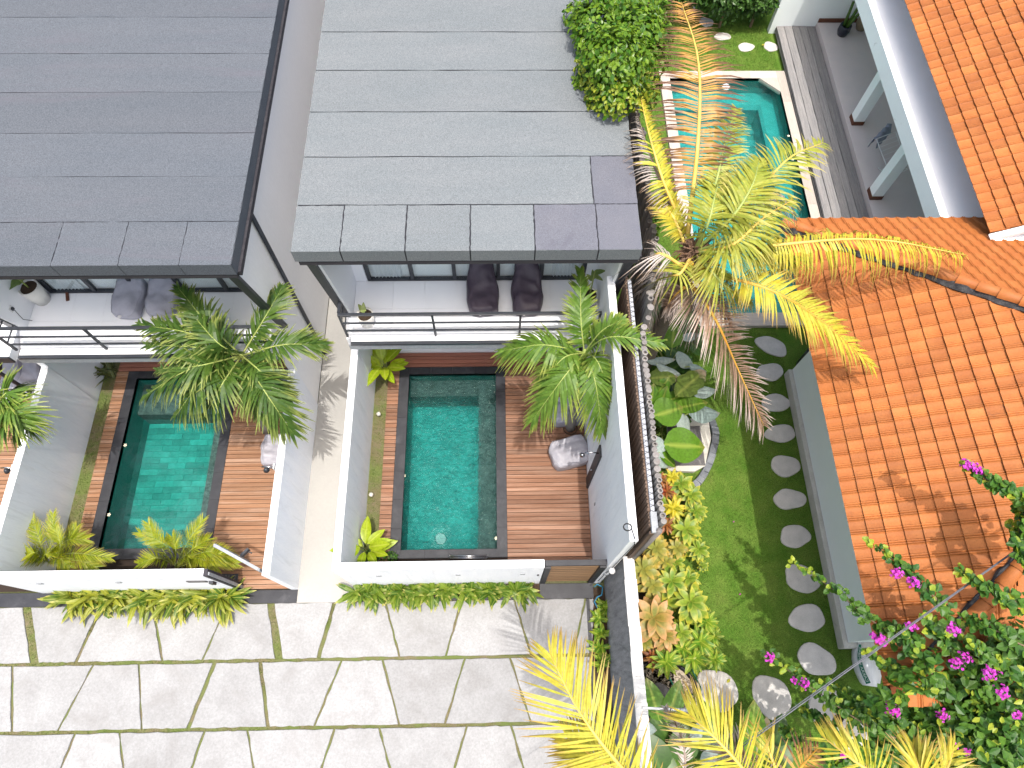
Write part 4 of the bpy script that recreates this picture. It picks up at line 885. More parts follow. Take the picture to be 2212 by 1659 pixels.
bs = spline(px([(1855, 1392, .40), (1852, 1421, .42), (1859, 1450, .42), (1871, 1478, .40)]), 12); be = spline(px([(1861, 1392, .41), (1860, 1420, .43), (1868, 1448, .43), (1881, 1475, .41)]), 12)
MB().add([v for a, b in zip(bs, be) for v in (a, b)], [(2*i, 2*i+1, 2*i+3, 2*i+2) for i in range(12)]).build('printed_band', M['band'], t, smooth=True)
fc = bpy.data.curves.new('print', 'FONT'); fc.body = 'CAKRA KEMBAR'; fc.size = .095; fc.extrude = .0008
fo = bpy.data.objects.new('tmp', fc); C.objects.link(fo); dg = bpy.context.evaluated_depsgraph_get(); me = bpy.data.meshes.new_from_object(fo.evaluated_get(dg)); bpy.data.objects.remove(fo)
me.materials.clear(); me.materials.append(M['print'])
wid = max(v.co.x for v in me.vertices)
for v in me.vertices:                                  # lay the print along the curved band
    u = 1-(.04+.9*v.co.x/wid); k = u*12; i = min(int(k), 11); a = bs[i].lerp(bs[i+1], k-i); b = be[i].lerp(be[i+1], k-i)
    v.co = a.lerp(b, .18+.6*v.co.y/.07)+Vector((0, 0, .012+v.co.z))-W0(t)
inst('print', me, t, W0(t))
# overhead cables
for (a, b), r, lab in ((((1560, 1640, 5.4), (2260, 1142, 5.9)), .006, 'upper overhead cable crossing above the bougainvillea'), (((1560, 1646, 5.36), (2260, 1144, 5.88)), .009, 'lower twisted overhead cable crossing above the bougainvillea')):
    A, B = P(*a), P(*b); d = (B-A).normalized(); A2 = A-d*9; B2 = B+d*9
    pts = [A2.lerp(B2, k/30)-Vector((0, 0, .35*math.sin(math.pi*k/30)-.30)) for k in range(31)]
    tag(MB().tube(pts, r, 6).build('overhead_cable', M['cable'], smooth=True), lab, 'cable', 'cables above the garden')

# ================================================================== FURNITURE
def beanbag(loc, rz, m, label, group, w=.72, L=1.35, back=.85, name='bean_bag', tagdot=True, round_=False):
    t = thing(name, label, 'bean bag', loc, group)
    mb = MB(); ns, nr = 24, 36; vs = []; rm = Matrix.Rotation(rz, 3, 'Z'); ph = [R(0, 6) for _ in range(6)]; pe = .38 if round_ else .55
    for i in range(ns+1):
        u = i/ns
        if round_:
            hgt = .40+.05*u; ww = w*(math.sin(math.pi*(u*.82+.09))**.22); y = (u-.5)*L; hc = .0
        else:
            hgt = .30+.06*math.sin(u*6)+(back-.30)*max(0, (u-.38)/.62)**1.15; ww = w*(.80+.2*math.sin(math.pi*min(1, u*1.25)))*(1 if u < .75 else 1-.5*(u-.75)); y = u*L
        ex = .55 if 0 < i < ns else .5
        e = 1 if 0 < i < ns else .55
        for k in range(nr):
            q = 2*math.pi*k/nr; c, s_ = math.cos(q), math.sin(q)
            x = ww/2*e*math.copysign(abs(c)**pe, c); z = hgt/2*(1+e*math.copysign(abs(s_)**pe, s_))
            top = max(0, s_)
            wr = .016*math.sin(9*u+4*x/w+ph[0])+.012*math.sin(17*u-9*x/w+ph[1])+.02*math.sin(5*x/w*2+3*u+ph[2])
            cz_ = nz.fractal(Vector((x*5+ph[0], y*4, z*4+ph[1])), .8, 2.2, 4)
            x *= 1+.05*cz_; z += top*(-abs(cz_)*.075+.03)
            z += top*wr*1.2; x += .012*math.sin(14*u+ph[3])*abs(c)
            if not round_ and u > .45: z -= .06*(1-top)*0
            vs.append(Vector(loc)+rm @ Vector((x, y, max(.0, z))))
    fs = [(i*nr+k, i*nr+(k+1) % nr, (i+1)*nr+(k+1) % nr, (i+1)*nr+k) for i in range(ns) for k in range(nr)]
    fs += [tuple(range(nr-1, -1, -1)), tuple(range(ns*nr, (ns+1)*nr))]
    o = mb.add(vs, fs).build('cover', m, t, smooth=True, sub=1)
    for k in (4, 14):
        MB().tube([vs[i*nr+k]+Vector((0, 0, .004)) for i in range(ns+1)], .006, 5).build('piping', m, t, smooth=True)
    if tagdot:
        p = Vector(loc)+rm @ Vector((-.08, .0, .22)); MB().lathe(p+rm @ Vector((0, -.008, 0)), [(0, .01), (.045, .0), (.0, -.01)], 12).build('badge', M['white'], t)
    return t
gB = 'bean bags on the balcony of the middle villa'; gA = 'bean bags on the balcony of the left villa'
p = P(1046, 686, 3.06); beanbag((p.x, p.y-.02, 3.055), .06, M['bagB'], 'plum black bean bag on the middle balcony, left of the pair', gB, .72, 1.25)
p = P(1139, 686, 3.06); beanbag((p.x, p.y-.02, 3.055), .0, M['bagB'], 'plum black bean bag on the middle balcony nearer the palm', gB, .70, 1.25)
p = P(277, 694, 3.06); beanbag((p.x, p.y, 3.055), -.06, M['bagA'], 'grey bean bag on the left balcony, fully in view', gA, .66, 1.25)
p = P(348, 694, 3.06); beanbag((p.x+.05, p.y, 3.055), .03, M['bagA'], 'grey bean bag on the left balcony behind palm leaves', gA, .66, 1.25)
p = P(1224, 985, .13); beanbag((p.x+.05, p.y, .125), .25, M['bagC'], 'large silver grey bean bag on the deck beside the shower', 'bean bags on the pool decks', .98, .72, round_=True, tagdot=False)
p = P(1216, 900, .13); beanbag((p.x+.1, p.y+.05, .125), .1, M['bagA'], 'grey bean bag hidden behind the palm trunk', 'bean bags on the pool decks', .9, .7, round_=True, tagdot=False)
p = P(590, 940, .13); beanbag((p.x+.22, p.y-.5, .125), .0, M['bagC'], 'lower grey bean bag half hidden behind the straight white wall', 'bean bags on the pool decks', .7, .8, round_=True, tagdot=False)
p = P(606, 850, .13); beanbag((p.x+.1, p.y+.1, .125), .0, M['bagA'], 'upper grey bean bag in shade behind the straight white wall', 'bean bags on the pool decks', .7, .8, round_=True, tagdot=False)
for a, b, lab in ((28, 862, 'grey bean bag at the left edge under the balcony'), (70, 846, 'grey bean bag beside the grey wall under the balcony')):
    p = P(a, b, .13); beanbag((p.x, p.y-.25, .125), -.1, M['bagA'], lab, 'bean bags on the left edge deck', .55, 1.2, tagdot=False)

LM = {k: leaf_mesh(k+'_leaf', M[k], **kw) for k, kw in {
    'aglo': dict(wid=.5, bend=.7, fold=.2), 'rubber': dict(wid=.40, bend=.5, fold=.16, shape=(0, .8)), 'big': dict(wid=1., bend=.35, fold=.1, n=8, shape=(0, .75), wave=.04),
    'bigdark': dict(wid=1., bend=.5, fold=.15, n=8, shape=(0, .75)), 'bigtorn': dict(wid=1., bend=.4, fold=.1, n=12, shape=(0, .75), wave=.05, torn=.28), 'bigback': dict(wid=1., bend=.5, fold=-.3, n=8, shape=(0, .75), wave=.05),
    'tiS': dict(wid=.40, bend=.8, fold=.25, shape=(0, 1.1)), 'tiO': dict(wid=.38, bend=.8, fold=.25, shape=(0, 1.1)), 'tiL': dict(wid=.36, bend=.85, fold=.25, shape=(0, 1.1)), 'crY': dict(wid=.38, bend=.5, fold=.2), 'crR': dict(wid=.32, bend=.7, fold=.2),
    'crG': dict(wid=.40, bend=.5, fold=.22), 'browned': dict(wid=.3, bend=.9, fold=.3), 'snake': dict(wid=.11, bend=.5, fold=.3)}.items()}
def potted(p, label, leaves, hp=.42, r=.19, leaf='aglo', stem=.35, tip=None):
    t = thing('potted_plant', label, 'potted plant', p, 'white potted plants on the balconies'); p = Vector(p)
    MB().lathe(p, [(0, 0), (r*.75, 0), (r*.95, hp*.5), (r, hp), (r*.93, hp+.005), (r*.86, hp-.04), (0, hp-.05)], 22).build('pot', M['pot'], t, smooth=True)
    MB().lathe(p, [(0, hp-.035), (r*.84, hp-.04)], 16).build('soil', M['soil'], t)
    top = p+Vector((0, 0, hp+stem)); 
    if tip: top = Vector(tip)
    MB().tube([p+Vector((0, 0, hp-.05)), p.lerp(top, .6)+Vector((0, 0, .1)), top], .016, 6).build('stem', M['rachisG'], t, smooth=True)
    for az_, el, s in leaves: put_leaf(LM[leaf], t, p+Vector((0, 0, hp-.02)).lerp(top-p, R(.5, 1)), az_, el, s)
    return t
p = P(795, 700, 3.06); potted((p.x, p.y+.02, 3.055), 'white pot with a small two leaf plant at the left of the middle balcony', [(1.6, .9, .22), (2.2, .5, .24), (-1.6, .2, .1)], .40, .18, stem=.15)
p = P(1270, 655, 3.06); potted((p.x, p.y, 3.055), 'white pot with a tall leaning plant at the right of the middle balcony', [(.3, .3, .26), (1.2, .6, .24), (2.2, .4, .22), (-.5, .2, .22), (1.7, .8, .2)], .40, .18, stem=.9)
p = P(92, 652, 3.06); potted((p.x, p.y+.05, 3.055), 'tall white pot with mottled leaves in the corner of the left balcony', [(3.0, .5, .36), (2.4, .6, .36), (-2.4, .2, .40), (2.0, .7, .3), (3.6, .4, .3), (1.2, .5, .3)], .55, .21, stem=.25)
t = thing('wall_socket', 'white wall socket with black plug on the left balcony wall', 'socket', (-10.21, 7.6, 3.6))
MB().box(-10.219, -10.205, 7.40, 7.52, 3.58, 3.70).build('plate', M['white'], t); MB().box(-10.204, -10.17, 7.43, 7.49, 3.61, 3.67).build('plug', M['black'], t); MB().tube([(-10.18, 7.46, 3.6), (-10.17, 7.4, 3.3), (-10.15, 7.5, 3.07)], .008, 5).build('cord', M['black'], t)
p = P(143, 640, 3.06); tag(MB().obox(p+Vector((0, .1, .015)), p+Vector((.07, -.12, .015)), .06, .03).build('door_stop', M['brown']), 'brown wooden wedge on the left balcony floor by the door', 'door stop')

# ================================================================== PLANTS IN THE COURTYARDS
def rubber(cx, cy, label, n, size, z0=.05, el=(.2, .9)):
    p = P(cx, cy, z0); t = thing('paddle_plant', label, 'plant', p, 'lime paddle leaf plants by the rippling pool')
    for i in range(n):
        az_ = i*2.4+R(-.3, .3); st = p+Vector((math.cos(az_)*.1, math.sin(az_)*.1, R(.45, .85)))
        MB().tube([p+Vector((math.cos(az_)*.03, math.sin(az_)*.03, 0)), st], .009, 5).build('stem', M['rachisG'], t)
        put_leaf(LM['rubber'], t, st, az_, R(*el), size*R(.8, 1.15), R(-.3, .3))
    return t
rubber(838, 815, 'lime green paddle leaf plant in the top corner of the grass strip', 12, .62)
rubber(800, 1195, 'lime green paddle leaf plant in the lower corner of the grass strip', 14, .60)
t = thing('low_shrub', 'small dark feathery shrub under the lower paddle leaf plant', 'shrub', P(818, 1200, .05)); mb = MB(); c = P(812, 1198, .2)
leaf_cloud(mb, [(c.x, c.y, .25, .25, .2, .22), (c.x+.35, c.y-.05, .2, .2, .12, .18)], 420, .055); mb.build('foliage', M['boug'], t, attr=True)
p = P(243, 812, .05); t = thing('snake_plant', 'dark snake plant in shade at the top of the left grass strip', 'plant', p)
for i in range(22): put_leaf(LM['snake'], t, p+Vector((R(-.2, .15), R(-.12, .25), 0)), R(1.6, 4.6), R(.5, 1.3), R(.5, .8))

def strap_clump(x, y, z, me, label, group, n, size, cat='plant'):
    t = thing('strap_leaf_plant', label, cat, (x, y, z), group)
    for i in range(n):
        az_ = R(0, 6.28); el = R(.1, 1.25)
        put_leaf(me, t, (x+R(-.07, .07), y+R(-.05, .05), z+R(.02, .14)), az_, el, size*R(.7, 1.2), R(-.5, .5))
    return t
OR = 'first second third fourth fifth sixth seventh eighth ninth tenth eleventh twelfth thirteenth fourteenth fifteenth sixteenth seventeenth eighteenth nineteenth'.split()
HM = leaf_mesh('strap', M['hedge'], wid=.17, bend=.95, fold=.25, n=5, shape=(0, .8)); HMB = leaf_mesh('strap', M['hedgeB'], wid=.24, bend=.8, fold=.25, n=5, shape=(0, .8))
for i in range(17):
    x = -9.62+i*.218; strap_clump(x+R(-.04, .04), 2.03+R(-.03, .03), .09, HM, OR[i]+' yellow green strap leaf plant from the left, before the left front wall', 'strap leaf plants before the left front wall', 22, .60)
for i in range(19):
    x = -3.3+i*.215; strap_clump(x+R(-.04, .04), 2.04+R(-.03, .03), .09, HMB, OR[i]+' green strap leaf plant from the left, before the right front wall', 'strap leaf plants before the right front wall', 20, .42)
for i, (a, b) in enumerate([(1292, 1335), (1296, 1368), (1294, 1400), (1300, 1432), (1304, 1310)]):
    p = P(a, b, .05); strap_clump(p.x, p.y, .05, LM['crG'] if i % 2 else LM['bigdark'] and LM['crG'], OR[(1, 2, 3, 4, 0)[i]]+' glossy green plant from the gate along the dark cement wall', 'plants along the dark cement wall', 20, .25)

# ---- green palms of the pools
def palm(label, base_, crown, fr, lm, rm, cat='palm tree', trunk='trunk', r=(.13, .075), name='palm_tree', group=None, shaft=True, mid=None):
    t = thing(name, label, cat, base_, group)
    pts = spline([base_, mid or Vector(base_).lerp(Vector(crown), .5), Vector(crown)-Vector((0, 0, .25))], 12)
    MB().tube(pts, [r[0]+(r[1]-r[0])*(i/12)**.7 for i in range(13)], 12).build('trunk', M[trunk], t, smooth=True)
    if shaft: MB().tube([Vector(crown)-Vector((0, 0, .35)), Vector(crown)-Vector((0, 0, .1)), Vector(crown)+Vector((0, 0, .12))], [r[1]*1.05, r[1]*.95, r[1]*.4], 10).build('crownshaft', M['rachisG'], t, smooth=True)
    for f in fr:
        kw = dict(f[1]) if len(f) > 1 else {}; a = M[kw.pop('m', lm)]; b = M[kw.pop('rm', rm)]
        frond(t, f[0], a, b, **kw)
    return t
cB = P(1262, 762, 4.25)
k = dict(L=.62, n=46, width=.055, spread=(1.15, .4), droop=.45, r=.02, jit=.2)
def fr3(c, m, tp, **kw): return ([c]+px(m)+[P(*tp)], {**k, **kw})
t = palm('bright green palm on the right deck beside the tall wall', Vector((1.77, 5.97, ZD-.08)), cB, [
    fr3(cB, [(1255, 690, 4.8)], (1254, 584, 4.9), L=.48, droop=.3), fr3(cB, [(1175, 745, 4.7)], (1088, 757, 4.2), L=.68, droop=.75), fr3(cB, [(1318, 728, 5.25)], (1428, 740, 5.2), L=.5, droop=.3, width=.045),
    fr3(cB, [(1220, 812, 4.6)], (1150, 908, 3.6), L=.68, droop=.7), fr3(cB, [(1285, 822, 4.6)], (1300, 928, 3.6), L=.62, droop=.7), fr3(cB, [(1290, 780, 4.7)], (1318, 850, 4.2), L=.42), fr3(cB, [(1215, 775, 4.65)], (1165, 840, 3.9), L=.6, droop=.8), fr3(cB, [(1300, 715, 5.0)], (1345, 690, 5.2), L=.36, droop=.2)], 'green', 'rachisG')
MB().lathe((1.77, 5.97, ZD), [(.155, .004), (.19, .006)], 20).build('planting_hole', M['soil'], t)
cA = P(522, 768, 3.5)
k = dict(L=.66, n=44, width=.058, spread=(1.05, .4), droop=.3, r=.024, jit=.28)
palm('dense dark green palm over the still pool', Vector((P(577, 930, .1).x, P(577, 930, .1).y, ZD-.05)), cA, [
    fr3(cA, [(450, 700, 4.2)], (385, 622, 4.3), L=.62), fr3(cA, [(570, 690, 4.2)], (608, 622, 4.2), L=.6), fr3(cA, [(410, 720, 4.2)], (302, 702, 3.9), L=.66), fr3(cA, [(420, 750, 4.1)], (315, 745, 3.6), L=.6),
    fr3(cA, [(405, 800, 4.)], (312, 855, 3.0), L=.72, droop=.6), fr3(cA, [(610, 745, 4.1)], (698, 745, 3.8), L=.6), fr3(cA, [(575, 850, 3.9)], (632, 935, 3.0), L=.72, droop=.55), fr3(cA, [(480, 830, 4.)], (438, 905, 3.0), L=.7, droop=.6),
    fr3(cA, [(440, 820, 4.)], (378, 900, 3.0), L=.7, droop=.6), fr3(cA, [(540, 830, 3.9)], (560, 900, 3.0), L=.66, droop=.6), fr3(cA, [(560, 800, 3.9)], (625, 860, 3.1), L=.6), fr3(cA, [(470, 740, 4.3)], (400, 660, 4.2), L=.6), fr3(cA, [(430, 790, 4.1)], (340, 800, 3.3), L=.65)], 'greenA', 'rachisG')
cC = P(-12, 880, 3.2)
palm('green palm at the left edge over the grey wall', P(62, 915, .1), cC, [fr3(cC, [(30, 885, 3.6)], (70, 935, 2.9)), fr3(cC, [(10, 905, 3.5)], (40, 945, 2.7)), fr3(cC, [(12, 850, 3.6)], (30, 842, 3.3)), fr3(cC, [(-40, 840, 3.6)], (-100, 830, 3))], 'green', 'rachisG')
# ---- areca clumps
def areca(label, p0, fr, group='areca palms inside the left front wall'):
    t = thing('areca_palm', label, 'palm', p0, group)
    for a in fr:
        c = [p0+Vector((R(-.06, .06), R(-.04, .04), .1))]+px(a)
        frond(t, c, M['areca'], M['rachisG'], L=.34, n=46, width=.019, spread=(1.0, .45), droop=.15, r=.012, start=.22, lift=.3, jit=.03, prof=(.5, .5))
    return t
areca('feathery yellow green areca palm at the left end of the front wall', P(110, 1222, .05), [
    [(110, 1175, 1.3), (115, 1110, 1.5)], [(140, 1180, 1.3), (165, 1140, 1.4)], [(150, 1195, 1.2), (240, 1205, 1.1)], [(90, 1180, 1.2), (70, 1120, 1.3)], [(120, 1200, 1.1), (150, 1225, 1.0)], [(80, 1195, 1.2), (48, 1200, 1.1)], [(70, 1205, 1.1), (20, 1225, .9)], [(130, 1185, 1.5), (120, 1140, 1.7)], [(140, 1170, 1.4), (185, 1165, 1.3)], [(60, 1215, 1.0), (5, 1205, .9)], [(95, 1200, 1.3), (120, 1195, 1.2)], [(160, 1210, 1.1), (210, 1225, .9)]])
areca('feathery yellow green areca palm beside the open gate leaf', P(385, 1225, .05), [
    [(350, 1185, 1.3), (320, 1130, 1.4)], [(400, 1180, 1.4), (438, 1122, 1.5)], [(380, 1190, 1.3), (372, 1160, 1.3)], [(430, 1195, 1.3), (485, 1190, 1.1)], [(420, 1205, 1.1), (470, 1225, .9)], [(340, 1205, 1.1), (300, 1218, .9)], [(360, 1180, 1.4), (300, 1150, 1.3)], [(410, 1190, 1.4), (450, 1165, 1.3)], [(440, 1210, 1.1), (512, 1218, .8)], [(400, 1200, 1.2), (420, 1215, 1.0)], [(455, 1200, 1.2), (500, 1205, .9)]])

# ---- leafy tree over the roof
t = thing('leafy_tree', 'round leaved green tree overhanging the right edge of the felt roof', 'tree', (3.25, 11.6, 0))
MB().tube(spline([(3.25, 11.6, 0), (3.2, 11.6, 3), (2.8, 11.6, 6)], 10), [.14-.006*i for i in range(11)], 8).build('trunk', M['bark'], t, smooth=True)
for a in ((1.9, 12.3, 6.9), (3.0, 10.5, 6.9), (2.2, 10.9, 6.8), (3.1, 12.8, 7.1)): MB().tube(spline([(2.9, 11.6, 5.2), (Vector((2.9, 11.6, 5.2))+Vector(a))/2+Vector((0, 0, .2)), a], 6), [.06-.007*i for i in range(7)], 6).build('branch', M['bark'], t, smooth=True)
cl = [];
for a, b, r, z in ((1290, 40, 62, 7), (1380, 50, 62, 7.1), (1330, 110, 75, 7.3), (1400, 110, 50, 6.9), (1290, 130, 45, 6.8), (1330, 185, 55, 6.9), (1390, 170, 42, 6.7), (1420, 60, 40, 6.9), (1290, 205, 26, 6.6), (1400, 205, 22, 6.5), (1340, -20, 80, 7.2), (1275, 80, 38, 6.8), (1250, 20, 36, 6.8), (1430, 10, 36, 6.8), (1260, 165, 20, 6.6), (1310, 225, 16, 6.5)):
    p = P(a, b, z); r_ = r/112*1.0; cl.append((p.x, p.y, z-.15, r_, r_*1.1, r_*.8))
mb = MB(); leaf_cloud(mb, cl, 6200, .12, shell=.55); mb.build('crown', M['bush'], t, attr=True)
mb = MB(); leaf_cloud(mb, [c for i, c in enumerate(cl) if i in (4, 5, 6, 8, 9, 15)], 800, .10, shell=.95); mb.build('yellow_leaves', M['bushy'], t, attr=True)
# top edge shrubs: deep shade is put into their dark leaf colour
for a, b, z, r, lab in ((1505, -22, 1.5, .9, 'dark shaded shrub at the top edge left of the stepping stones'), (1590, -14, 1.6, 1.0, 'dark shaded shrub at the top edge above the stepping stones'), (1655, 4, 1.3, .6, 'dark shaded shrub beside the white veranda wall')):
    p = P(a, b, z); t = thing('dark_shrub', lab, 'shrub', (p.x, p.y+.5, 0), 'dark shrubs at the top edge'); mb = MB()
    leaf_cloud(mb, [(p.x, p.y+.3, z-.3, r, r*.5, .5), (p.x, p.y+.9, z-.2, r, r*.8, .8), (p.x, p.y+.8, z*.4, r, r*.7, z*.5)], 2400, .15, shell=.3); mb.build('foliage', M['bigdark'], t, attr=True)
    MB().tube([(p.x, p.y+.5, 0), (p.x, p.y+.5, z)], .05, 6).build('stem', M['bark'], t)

# ---- garden bed plants
def rosette(cx, cy, rpx, mk, label, z=.75, n=None, group=None):
    p = P(cx, cy, z); s = rpx/92.; t = thing('ti_plant' if mk[:2] == 'ti' else 'croton', label, 'plant', (p.x, p.y, .03), group)
    MB().tube([(p.x, p.y, .03), (p.x, p.y, z)], .02, 6).build('stem', M['bark'], t)
    n = n or (22 if mk[:2] == 'ti' else 20)
    for i in range(n):
        u = i/n; el = -.15+1.25*u**1.3+R(-.1, .1)
        put_leaf(LM[mk], t, (p.x, p.y, z-.12+.14*u), i*2.399+R(-.2, .2), el, s*R(.9, 1.2)*(1.08-.35*u), R(-.25, .25))
    return t
gT = 'ti plants in the garden bed'; gC = 'crotons in the garden bed'
ti = [(1392, 1231, 36, 'tiO', 1.1, 'olive orange ti plant against the top end of the white wall coping'), (1411, 1265, 34, 'tiO', 1.0, 'olive orange ti plant just above the big salmon one'), (1413, 1335, 48, 'tiS', 1.2, 'largest ti plant with salmon pink leaf tips'), (1437, 1372, 34, 'tiS', .9, 'smaller salmon ti plant below the largest one'),
      (1452, 1256, 40, 'tiL', 1., 'wide lime ti plant right of the olive orange ones'), (1493, 1300, 44, 'tiL', 1.1, 'lime ti plant with yellow lower leaves on the lawn edge'), (1487, 1251, 32, 'tiL', .9, 'lime ti plant touching the lawn above the yellow leaved one'), (1473, 1367, 30, 'tiL', .8, 'plain green ti plant right of the salmon ones'),
      (1471, 1045, 32, 'tiL', .8, 'lime ti plant nearest the grey stone kerb'), (1493, 1069, 32, 'tiL', .8, 'lime ti plant bulging onto the lawn below the kerb'), (1504, 1104, 30, 'tiL', .8, 'lime ti plant level with the yellow croton on the lawn side'), (1482, 1143, 36, 'tiL', .95, 'lime yellow ti plant below the yellow croton'),
      (1418, 1184, 34, 'tiO', 1., 'olive orange ti plant at the foot of the bamboo corner pole'), (1462, 1184, 28, 'tiO', .8, 'dull olive ti plant between the bamboo corner and the lawn'), (1510, 1187, 29, 'tiL', .8, 'separate lime ti plant standing out on the lawn'), (1434, 1090, 22, 'tiL', .8, 'small lime ti plant tucked against the bamboo tops'), (1440, 1215, 26, 'tiO', .8, 'small olive ti plant between two larger olive ones'), (1460, 1215, 26, 'tiL', .7, 'small green ti plant in the middle of the bed'), (1395, 1385, 24, 'tiO', .7, 'small dark ti plant beside the white coping'), (1520, 1222, 14, 'tiL', .5, 'tiny lime ti plant farthest out on the lawn'), (1440, 1300, 28, 'tiL', .6, 'green ti plant in shade between the salmon and lime ones')]
for a, b, r, m, z, lab in ti: rosette(a, b, r, m, lab, z, None, gT)
cr_ = [(1513, 1386, 34, 'crG', .8, 'bright green croton with yellow midribs on the lawn edge'), (1440, 1430, 34, 'crG', .8, 'green croton above the gravel bed'), (1500, 1422, 34, 'crG', .7, 'green croton right of the gravel bed'), (1544, 1424, 25, 'crG', .6, 'green croton farthest right in the bed'), (1526, 1342, 30, 'crG', .7, 'yellow green croton beside the lime ti plant on the lawn edge'), (1540, 1374, 25, 'crG', .6, 'small green croton at the right edge of the bed'), (1410, 1421, 26, 'crR', .6, 'dull dark croton beside the white coping'), (1475, 1400, 28, 'crG', .7, 'green croton in the middle of the lower bed'),
       (1456, 1097, 30, 'crY', .95, 'vivid yellow croton in the middle of the bed'), (1441, 1061, 26, 'crR', .8, 'red brown croton left of the lime ti plants'), (1429, 1036, 24, 'crR', .8, 'red croton against the bamboo tops'), (1453, 1030, 24, 'crY', .85, 'yellow and red croton just below the manhole'), (1441, 1133, 24, 'crR', .8, 'red brown croton below the yellow one'), (1478, 1040, 14, 'crR', .4, 'tiny red croton beside the grey stone kerb'), (1470, 1163, 20, 'crY', .6, 'small yellowing croton under the lime yellow ti plant')]
for a, b, r, m, z, lab in cr_: rosette(a, b, r, m, lab, z, None, gC)
def leaf_between(t, mk, a, b, w, za, zb, roll=0.):
    A, B = P(a[0], a[1], za), P(b[0], b[1], zb); L = (B-A).length*1.22; pxm = L/max(1e-3, math.hypot(a[0]-b[0], a[1]-b[1]))
    o = inst('leaf', LM[mk], t, A, orient(B-A, roll), (L, w*pxm*1.25, L))
    base_p = W0(t)
    MB().tube([A, A.lerp(Vector((base_p.x, base_p.y, .3)), .5)-Vector((0, 0, .1)), (base_p.x+R(-.15, .15), base_p.y+R(-.15, .15), .03)], .012, 5).build('stalk', M['rachisG'], t, smooth=True)
t = thing('broadleaf_plant', 'big broadleaf plant with torn silvery leaves under the palm, above the manhole', 'plant', P(1440, 800, 0))
for mk, a, b, w, za, zb in (('big', (1436, 739), (1439, 694), 24, 1.3, 1.7), ('big', (1452, 751), (1457, 706), 27, 1.3, 1.7), ('bigtorn', (1399, 819), (1464, 808), 32, 1.5, 1.5), ('bigtorn', (1460, 856), (1518, 801), 36, 1.5, 1.5), ('big', (1420, 852), (1440, 822), 20, 1.3, 1.6), ('bigback', (1396, 779), (1458, 768), 13, 1.6, 1.5), ('bigback', (1418, 786), (1478, 808), 16, 1.6, 1.5), ('bigback', (1490, 792), (1529, 796), 15, 1.4, 1.2), ('bigback', (1494, 847), (1550, 834), 16, 1.4, 1.2), ('bigback', (1460, 765), (1502, 783), 22, 1.4, 1.2), ('bigback', (1471, 730), (1512, 715), 12, 1.3, 1.2), ('bigdark', (1425, 760), (1410, 700), 26, 1.0, 1.2), ('bigdark', (1465, 700), (1480, 740), 24, .9, 1.0), ('bigdark', (1480, 690), (1510, 730), 22, .8, .9), ('bigdark', (1420, 690), (1450, 660), 26, 1., 1.2), ('bigdark', (1450, 800), (1490, 770), 30, .9, 1.0), ('bigdark', (1410, 830), (1440, 870), 24, .9, 1.), ('bigdark', (1430, 830), (1470, 835), 26, .8, .9), ('bigdark', (1400, 740), (1425, 720), 24, .9, 1.0), ('bigdark', (1475, 770), (1440, 745), 30, .9, .9), ('bigdark', (1500, 700), (1470, 670), 30, .8, .9), ('bigdark', (1490, 740), (1525, 760), 26, .7, .7), ('big', (1450, 690), (1480, 665), 24, 1., 1.2), ('bigdark', (1470, 820), (1510, 800), 28, .8, .8), ('bigdark', (1440, 700), (1465, 730), 30, .8, .9), ('bigdark', (1400, 690), (1420, 660), 26, 1., 1.1), ('bigdark', (1450, 840), (1490, 860), 26, .8, .8), ('big', (1400, 860), (1420, 815), 22, 1.2, 1.5)):
    leaf_between(t, mk, a, b, w, za, zb)
t = thing('broadleaf_plant', 'big broadleaf plant with a large flat lime leaf over the manhole', 'plant', P(1425, 930, 0))
for mk, a, b, w, za, zb in (('big', (1413, 900), (1466, 880), 46, 1.4, 1.5), ('big', (1457, 884), (1521, 867), 24, 1.3, 1.3), ('big', (1434, 962), (1512, 961), 54, 1.3, 1.3), ('bigback', (1488, 892), (1556, 884), 24, 1.3, 1.1), ('bigback', (1466, 899), (1494, 924), 24, 1.3, 1.1), ('bigback', (1409, 952), (1443, 964), 22, 1.5, 1.35), ('bigback', (1424, 978), (1450, 1006), 20, 1.3, 1.0), ('big', (1405, 880), (1412, 840), 18, 1.2, 1.6), ('big', (1425, 880), (1438, 845), 18, 1.2, 1.6), ('bigdark', (1400, 920), (1420, 880), 20, 1.0, 1.2), ('big', (1420, 975), (1460, 1004), 14, 1.25, .95), ('bigdark', (1440, 900), (1490, 905), 20, .9, .9), ('bigdark', (1402, 860), (1425, 905), 20, 1.1, 1.3), ('big', (1440, 868), (1478, 850), 22, 1.2, 1.3)):
    leaf_between(t, mk, a, b, w, za, zb)
t = thing('broadleaf_plant', 'dark broadleaf plant at the bottom edge behind the bleached frond', 'plant', P(1470, 1610, 0))
